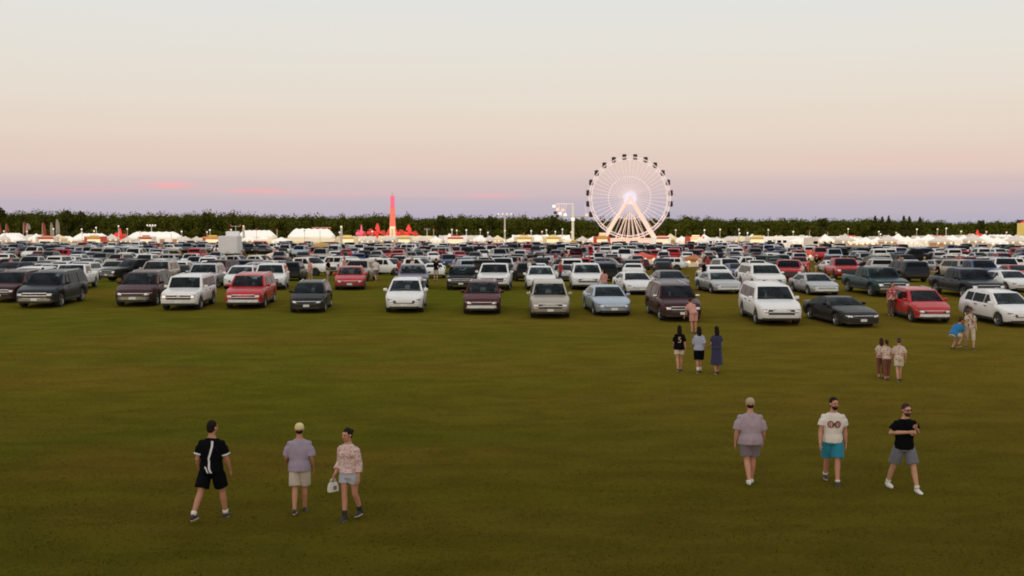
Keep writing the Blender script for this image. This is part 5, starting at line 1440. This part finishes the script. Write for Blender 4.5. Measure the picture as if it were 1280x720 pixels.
    so = link(S.get('top_name', 'shirt'), shirt, o)
    if S.get('cuff'):
        for (sh, el, wr) in arms:
            d = (el - sh).normalized(); p = sh.lerp(el, sl); c_ = MB(); rr = (.057*gl + inf) * S.get('flare', 1.15) + .003
            c_.tube([p - d * .030, p - d * .004], [rr, rr + .001], 18, caps=False); link('cuff', c_.mesh('cuff', M['stripe_white'], True), so)
    # ---- legwear
    if S.get('legwear'):
        q = MB(); ln = S.get('leg_len', .85); li = S.get('leg_inf', .022)
        q.rings([ring(0, -.005, -.10, hip_r * g * .8 + li, .10 * g + li), ring(0, 0, -.02, hip_r * g + .012, .112 * g + .010), ring(0, 0, .05, hip_r * g * .98 + .010, .108 * g + .008), ring(0, 0, .085, wst * g + .012, .098 * g + .008)])
        if S.get('skirt'):
            q.rings([ring(0, 0, .05, hip_r * g + li, .112 * g + li), ring(0, 0, -.3, hip_r * g + li + .03, .13 * g + li + .05), ring(0, 0, -ln, hip_r * g + li + .05, .15 * g + li + .08)])
        else:
            for (hp, kn, an, a2), sx in zip(legs, (-1, 1)):
                pts = [hp + Vector((0, 0, .0)), hp.lerp(kn, .25), hp.lerp(kn, .5)]; rr = [.088*g + .010, .088*g + .006 + li * .5, .083*gl + li * 1.0]
                if ln <= 1: pts.append(hp.lerp(kn, ln)); rr.append((.080*gl - .02 * max(0, ln - .5) + li * 1.35))
                else: pts += [kn, kn.lerp(an, (ln - 1))]; rr += [.062*gl + li, .052*gl + li]
                q.ball(hp, .088 * g + .010); q.tube(pts, rr, 16)
                if ln > 1: q.ball(kn, .062 * gl + li)
        link(S['legwear_name'], remesh(q, sv, 3, 'legwear', CL[S['legwear']], .005, 7), o)
    # ---- shoes
    for (hp, kn, an, a2), sx in zip(legs, (-1, 1)):
        q = MB(); z0 = an.z - AN
        bh = S.get('boot', 0)
        rows = []
        for y, w, h in ((.075, .026, .055), (.055, .036, .085), (.0, .040, .095), (-.06, .044, .070), (-.12, .046, .055), (-.17, .038, .042), (-.195, .02, .03)):
            rows.append([an + Vector((w * math.cos(t_), y, -AN + .006 + max(0, h * .5 + h * .5 * math.sin(t_)))) for t_ in [2*PI*j/12 for j in range(12)]])
        q.rings(rows)
        if bh: q.tube([an + Vector((0, .005, -.03)), an.lerp(kn, bh)], [.046, .054], 12)
        sh_ = remesh(q, .010, 2, 'shoe', M[S.get('shoe', 'shoe_dark')]); so_ = link('shoe', sh_, o)
        q = MB(); rows = []
        for zz in (.0, .022): rows.append([an + Vector((.046 * math.cos(t_) * (1 if math.sin(t_) < 0 else .85), -.06 + .138 * math.sin(t_) * -1 * -1, -AN + zz)) for t_ in [2*PI*j/16 for j in range(16)]])
        q.rings(rows); link('sole', q.mesh('sole', M[S.get('solem', 'sole')]), so_)
        if S.get('sock'):
            q = MB(); q.tube([an + Vector((0, 0, .0)), an.lerp(kn, S['sock'])], [.045, .050 * gl], 12); link('sock', q.mesh('sock', CL['white'], True), so_)
    o.location = Vector(loc) - Vector((0, 0, .014)); o.rotation_euler = (0, 0, R(facing)); o.scale = (k, k, k)
    o['_'] = 0; del o['_']
    return o, so, dict(up=up, arms=arms, legs=legs, k=k)

def decal(so, polys, m, name, back=False, off=.006):
    """flat shapes laid onto the shirt, front or back; polys in (x, z) of the figure's own frame"""
    me = so.data; bm = bmesh.new(); bm.from_mesh(me); tree_ = BVHTree.FromBMesh(bm); s = 1 if back else -1
    q = MB()
    for poly, faces in polys:
        vs = []
        for x, z in poly:
            hit = tree_.ray_cast(Vector((x, s * 1.0, z)), Vector((0, -s, 0)))
            y = hit[0].y if hit[0] is not None else s * .12
            vs.append((x, y + s * off, z))
        q.add(vs, faces)
    bm.free(); return link(name, q.mesh(name, m, True), so)
def strip(pts, w, n=24):
    """ribbon polygon along a polyline, densely cut so that it can follow the cloth"""
    P = []
    tot = len(pts) - 1
    for i in range(n + 1):
        t = i / n * tot; j = min(int(t), tot - 1); f = t - j
        P.append((pts[j][0] + (pts[j+1][0] - pts[j][0]) * f, pts[j][1] + (pts[j+1][1] - pts[j][1]) * f))
    V = []; 
    for x, z in P: V += [(x - w/2, z), (x, z), (x + w/2, z)]
    Fc = []
    for i in range(n): Fc += [(3*i, 3*i+1, 3*i+4, 3*i+3), (3*i+1, 3*i+2, 3*i+5, 3*i+4)]
    return (V, Fc)
def oval(cx, cz, rx, rz, r0=0.0, n=28, k=4):
    V = []; Fc = []
    for i in range(k + 1):
        s = r0 + (1 - r0) * i / k
        for j in range(n): V.append((cx + rx * s * math.cos(2*PI*j/n), cz + rz * s * math.sin(2*PI*j/n)))
    for i in range(k):
        for j in range(n): Fc.append((i*n + j, i*n + (j+1) % n, (i+1)*n + (j+1) % n, (i+1)*n + j))
    return (V, Fc)

# ---- the six walkers on the near grass
WG = 'people walking over the near grass'
o, so, I = person(at(265.5, 649), 172, 'person walking away in black tee with white stripe and black shorts', dict(h=1.80, thigh=(14, -20), knee=(4, 18), spread=(7, 7), swing=(14, -6), elbow=(14, 40), out=(12, 12), head=-18, top='black', sleeve=.72, cuff=True, legwear='black', legwear_name='shorts', leg_len=.80, leg_inf=.036, shoe='shoe_dark', sock=.16, skin='tan', hair='short', hem=-.06, girth=1.05), group=WG)
o['label'] = 'person walking away in black tee with white stripe and black shorts'
hz = I['up'](0, 0, 0).z
decal(so, [strip([(-.045, hz + .485), (-.055, hz + .40), (-.030, hz + .28), (-.005, hz + .20), (-.015, hz + .12), (-.025, hz + .03), (-.060, hz - .05)], .034)], M['stripe_white'], 'stripe', back=True)
decal(so, [strip([(.040, hz + .045), (.015, hz - .0), (-.008, hz - .05)], .028, 10), strip([(.045, hz + .06), (.050, hz + .03)], .022, 4)], M['stripe_white'], 'stripe', back=True)
person(at(375, 640), 184, 'person walking away in purple grey tee, beige shorts and pale yellow cap', dict(h=1.64, thigh=(8, -12), knee=(2, 16), spread=(-1, -2), swing=(-2, 10), elbow=(34, 48), out=(10, 14), top='mauve', sleeve=.86, flare=1.3, legwear='beige', legwear_name='shorts', leg_len=.88, leg_inf=.034, shoe='shoe_dark', skin='tan', hair='cap', capm='cap_yellow', brim=-1, hem=-.09, loose=.03, girth=1.04), group=WG)
WP, _, WI = person(at(437, 650), -22, 'woman in pink patterned blouse and pale denim shorts carrying a white bag', dict(h=1.67, fem=True, thigh=(5, -8), knee=(3, 22), spread=(-2, -2), swing=(-4, -4), elbow=(48, 18), out=(10, 10), head=-14, nod=6, top='floral', top_name='blouse', sleeve=1.6, flare=1.12, wrinkle=.010, hem=.0, loose=.016, legwear='denim', legwear_name='denim_shorts', leg_len=.28, leg_inf=.022, shoe='shoe_dark', boot=.30, solem='sole', skin='warm', hair='bun', hairm='hair_dark'), group=WG)
PW = None
person(at(937, 604), 178, 'heavy set person walking away in mauve tee, grey shorts and khaki cap', dict(h=1.75, girth=1.30, thigh=(8, -8), knee=(2, 24), spread=(-4, -4), swing=(8, -8), elbow=(20, 22), out=(15, 15), top='mauve_grey', sleeve=.92, flare=1.25, hem=-.10, loose=.03, legwear='dim_grey', legwear_name='shorts', leg_len=.80, leg_inf=.03, shoe='shoe_white', solem='shoe_white', skin='warm', hair='cap', capm='cap_khaki', brim=-1), group=WG)
o, so, I = person(at(1040, 604), -6, 'person walking towards the camera in white printed tee and teal shorts', dict(h=1.80, thigh=(-14, 16), knee=(16, 4), spread=(-1, -2), swing=(8, -10), elbow=(14, 12), out=(13, 13), head=22, top='white', sleeve=.62, flare=1.2, hem=-.06, legwear='teal', legwear_name='shorts', leg_len=.88, leg_inf=.040, shoe='shoe_dark', solem='sole', sock=.10, skin='warm', hair='short', hairm='hair_dark', beard=True), group=WG)
hz = I['up'](0, 0, 0).z
decal(so, [oval(-.068, hz + .305, .062, .072), oval(.068, hz + .305, .062, .072)], M['print_brown'], 'print')
decal(so, [oval(-.068, hz + .305, .030, .050), oval(.068, hz + .300, .026, .046)], M['print_pale'], 'print', off=.009)
decal(so, [strip([(-.030, hz + .245), (0, hz + .335), (.030, hz + .245)], .020, 12), strip([(-.072, hz + .26), (-.072, hz + .345)], .012, 6), strip([(.078, hz + .26), (.066, hz + .345)], .012, 6)], M['print_dark'], 'print', off=.012)
person(at(1129, 612), 8, 'bearded person in sunglasses, black tee and grey shorts, arms held across the chest', dict(h=1.78, thigh=(-16, 18), knee=(10, 2), spread=(7, 6), head=10, nod=4, top='black', sleeve=.70, flare=1.12, hem=-.06, arm_pts=((( -.275, .02, .25), (-.03, -.20, .30)), ((.255, -.02, .26), (.10, -.235, .385))), palm_n=((0, 1, 0), (0, 1, .2)), legwear='grey', legwear_name='shorts', leg_len=.86, leg_inf=.036, shoe='shoe_white', solem='shoe_white', sock=.14, skin='fair', hair='short', hairm='hair_brown', beard=True, shades=True), group=WG)
def handbag():
    sh_, el_, wr_ = WI['arms'][0]; hnd = Vector(WP.location) + Matrix.Rotation(R(-22), 3, 'Z') @ ((wr_ + (wr_ - el_).normalized() * .095) * WI['k'])
    t = thing('handbag', 'white handbag hanging from the hand of the woman in the pink blouse', 'bag', hnd + Vector((-.0, -.0, -.14)), R(48)); t.scale = (.62, .7, .66)
    M['bag'] = mat('white_bag_leather', (.62, .58, .52), .5, var=.15, scale=20)
    b = MB(); b.rings([[(x * s, y * s2, z) for x, y in ((-.15, -.05), (.15, -.05), (.15, .05), (-.15, .05))] for z, s, s2 in ((-.13, .92, .9), (-.12, 1, 1.1), (.0, 1, 1), (.10, .9, .5), (.11, .88, .4))]); link('body', b.mesh('bag_body', M['bag'], True, angle=R(40)), t)
    for y in (-.03, .03):
        b = MB(); b.tube([(-.09, y, .10), (-.07, y * .7, .19), (0, 0, .235), (.07, y * .7, .19), (.09, y, .10)], .009, 6); link('handle', b.mesh('bag_handle', M['bag']), t)
    b = MB(); b.box((0.02, -.062, -.02), (.10, .012, .10)); link('pocket', b.mesh('bag_pocket', CL['dim_grey']), t)
handbag()
# ---- farther people
FV = dict(vox=.013, cvox=.014, sm=2, face_detail=False)
def far_person(px, py, facing, label, S, h=None, group='people standing and walking before the parked rows'):
    return person(at(px, py), facing, label, {**FV, **S, **({'h': h} if h else {})}, group=group)
o, so, I = far_person(849, 464, 176, 'person walking away in black jersey with gold number and white shorts', dict(fem=True, top='black', sleeve=.8, hem=-.09, loose=.03, legwear='cream', legwear_name='shorts', leg_len=.62, leg_inf=.03, thigh=(8, -8), knee=(2, 20), spread=(-3, -3), skin='warm', hair='long', arm_pts=None) | dict(arm_pts=(None, None)), 1.60)
def number(txt, so, hz, size):
    cu = bpy.data.curves.new('number_curve', 'FONT'); cu.body = txt; cu.align_x = 'CENTER'; cu.size = size; cu.fill_mode = 'FRONT'
    tmp = bpy.data.objects.new('tmp', cu); COL.objects.link(tmp); dg = bpy.context.evaluated_depsgraph_get(); me = bpy.data.meshes.new_from_object(tmp.evaluated_get(dg))
    bm = bmesh.new(); bm.from_mesh(me); bmesh.ops.subdivide_edges(bm, edges=bm.edges, cuts=1); bm.verts.index_update()
    poly = ([(-v.co.x, hz + v.co.y) for v in bm.verts], [tuple(v.index for v in f.verts) for f in bm.faces]); bm.free()
    bpy.data.objects.remove(tmp); bpy.data.meshes.remove(me); bpy.data.curves.remove(cu)
    return decal(so, [poly], M['number_gold'], 'number', back=True, off=.008)
number('5', so, I['up'](0, 0, 0).z + .19, .30)
far_person(873.5, 466, 180, 'person walking away in pale blue shirt and black shorts between two others', dict(top='pale_blue', sleeve=.9, hem=-.06, legwear='black', legwear_name='shorts', leg_len=.95, leg_inf=.035, thigh=(8, -6), knee=(2, 16), spread=(-3, -3), sock=.35, skin='tan', hair='long', fem=True, elbow=(40, 40)), 1.60)
far_person(895.5, 467, 184, 'person walking away in long navy dress, easternmost of three walking together', dict(fem=True, top='navy', sleeve=.6, hem=.0, legwear='navy', legwear_name='dress_skirt', skirt=True, leg_len=.58, leg_inf=.012, thigh=(6, -6), knee=(2, 10), spread=(-3, -3), skin='tan', hair='long', elbow=(50, 60), swing=(10, 12)), 1.63)
far_person(867, 417, 200, 'person in pink top bending over at the front of the dark maroon SUV', dict(top='pink', sleeve=.7, hem=-.06, lean=38, legwear='pink', legwear_name='shorts', leg_len=.8, thigh=(4, 0), knee=(6, 8), skin='warm', hair='short', hairm='hair_brown', swing=(50, 46), elbow=(20, 20)), 1.68)
far_person(1101, 473, 168, 'person in pale beige top, westernmost of three standing close together', dict(fem=True, top='pale_patch', sleeve=.6, hem=-.02, legwear='rust', legwear_name='trousers', leg_len=1.7, leg_inf=.012, thigh=(5, -5), knee=(2, 8), spread=(0, 0), skin='warm', hair='long', hairm='hair_brown', elbow=(70, 30), out=(14, 14)), 1.36)
far_person(1108, 475, 185, 'person in beige top and rust trousers in the middle of three close together', dict(fem=True, top='pale_patch', sleeve=.6, hem=.0, legwear='rust', legwear_name='trousers', leg_len=1.75, leg_inf=.012, thigh=(6, -4), knee=(2, 8), spread=(0, 0), skin='warm', hair='tail', hairm='hair_brown', elbow=(30, 60), out=(10, 16)), 1.34)
far_person(1123, 476, 174, 'person in pale patterned shirt and brown brimmed hat, easternmost of three together', dict(top='pale_patch', sleeve=.8, hem=-.05, legwear='cream', legwear_name='shorts', leg_len=.7, leg_inf=.03, thigh=(8, -8), knee=(2, 14), spread=(-2, -2), skin='fair', hair='hat', capm='hat_brown', hairm='hair_brown', elbow=(40, 30), out=(14, 14)), 1.42)
far_person(1191, 437, 120, 'crouching person in bright blue top beside the woman in the dark hat', dict(top='blue', sleeve=.7, hem=-.06, lean=42, thigh=(82, 60), knee=(118, 100), legwear='cream', legwear_name='shorts', leg_len=.8, skin='warm', hair='short', hairm='hair_brown', swing=(60, 50), elbow=(20, 20)), 1.72)
far_person(1212, 436, -15, 'woman in wide dark hat and white brown patterned top before the white crossover', dict(fem=True, top='patch', sleeve=.6, hem=-.02, legwear='cream', legwear_name='trousers', leg_len=1.35, leg_inf=.012, thigh=(-12, 14), knee=(14, 4), spread=(3, 3), skin='fair', hair='hat', capm='hat_brown', hairm='hair_brown', elbow=(60, 40), swing=(10, 4)), 1.68)
far_person(1114, 396, 10, 'person in red and white patterned top standing at the flank of the red crossover', dict(fem=True, top='redpatch', sleeve=.7, hem=-.05, legwear='brown', legwear_name='trousers', leg_len=1.8, leg_inf=.012, thigh=(3, -3), knee=(2, 4), skin='warm', hair='long', hairm='hair_brown'), 1.72)
# ---- people among the cars, copies of a few figures in other clothes
PG = 'people standing among the parked vehicles'
base = []
for i, S in enumerate([dict(top='red', legwear='navy', legwear_name='trousers', leg_len=1.85, leg_inf=.014, hair='short', thigh=(4, -4), knee=(2, 6)), dict(top='white', legwear='grey', legwear_name='shorts', leg_len=.85, leg_inf=.03, hair='cap', capm='cap_khaki', thigh=(10, -10), knee=(3, 16)),
                       dict(fem=True, top='pink', legwear='denim', legwear_name='shorts', leg_len=.4, hair='long', thigh=(3, -3), knee=(2, 4), elbow=(70, 20)), dict(top='black', legwear='beige', legwear_name='shorts', leg_len=.9, leg_inf=.03, hair='short', thigh=(2, -2), knee=(2, 2), elbow=(80, 75))]):
    base.append((S, ['red shirt', 'white tee', 'pink top', 'black tee'][i]))
def copy_tree(o):
    c = o.copy(); COL.objects.link(c)
    for ch in o.children:
        q = ch.copy(); COL.objects.link(q); q.parent = c
        for g in ch.children:
            r = g.copy(); COL.objects.link(r); r.parent = q
    return c
SPOTS = [(500, 352, 0, 'beside the purple grey SUV'), (662, 352, 1, 'west of the white crossover of the second row'), (755, 372, 2, 'between tan silver SUV and the white sedan'), (880, 356, 3, 'beside the grey sedan'), (1010, 352, 0, 'behind the silver sedan by the coupe'), (1172, 360, 3, 'in the gap west of the charcoal pickup'),
         (410, 352, 3, 'west of the red crossover of the second row'), (470, 352, 1, 'east of the red crossover of the second row'), (388, 354, 2, 'east of the white SUV with dark lower front'), (275, 342, 1, 'below the box truck'), (240, 337, 0, 'west of the box truck'), (310, 336, 2, 'east of the box truck'), (322, 333, 3, 'farther east of the box truck'), (490, 340, 2, 'in the grass gap under the pink tower'),
         (545, 352, 3, 'west of the black boxy SUV'), (648, 348, 2, 'east of the white pickup of the second row'), (700, 356, 0, 'east of the white crossover of the second row'), (875, 340, 1, 'in the grass gap east of the ferris wheel'), (1020, 342, 3, 'in the grass gap beside the red third row crossover'), (1155, 346, 1, 'in the far grass gap east of the teal pickup'), (55, 372, 2, 'behind the large charcoal SUV'), (10, 372, 3, 'behind the cut off maroon SUV')]
proto = {}
for px, py, b_, w in SPOTS:
    lab = f'person in {base[b_][1]} standing {w}'
    p = at(px, py)
    if b_ not in proto:
        o, so, I = person(p, rnd.uniform(0, 360), lab, {**FV, **base[b_][0], 'h': 1.74}, group=PG); proto[b_] = o
    else:
        o = copy_tree(proto[b_]); o.location = p; o.rotation_euler[2] = rnd.uniform(0, 6.28); o['label'] = lab; o['group'] = PG

FARLAB = ['person in red shirt far off among the crowded parked rows', 'person in white tee far off among the crowded parked rows', 'person in pink top far off among the crowded parked rows', 'person in black tee far off among the crowded parked rows']
prand = random.Random(5); cnt = 0
while cnt < 64:
    yy = prand.uniform(86, 205); x = prand.uniform(-.47, .47) * yy
    if any(abs(x - c[0]) < 1.6 and abs(yy - c[1]) < 3.2 for c in CARS) or any(abs(x - ox) < 2 and abs(yy - oy) < 3.5 for ox, oy, _ in OCC): continue
    b_ = prand.choice([0, 0, 1, 1, 1, 2, 2, 2, 3]); o = copy_tree(proto[b_]); o.location = (x, yy, ground_z(x, yy)); o.rotation_euler[2] = prand.uniform(0, 6.28)
    o['label'] = FARLAB[b_]; o['group'] = 'people far off among the crowded rows'; cnt += 1
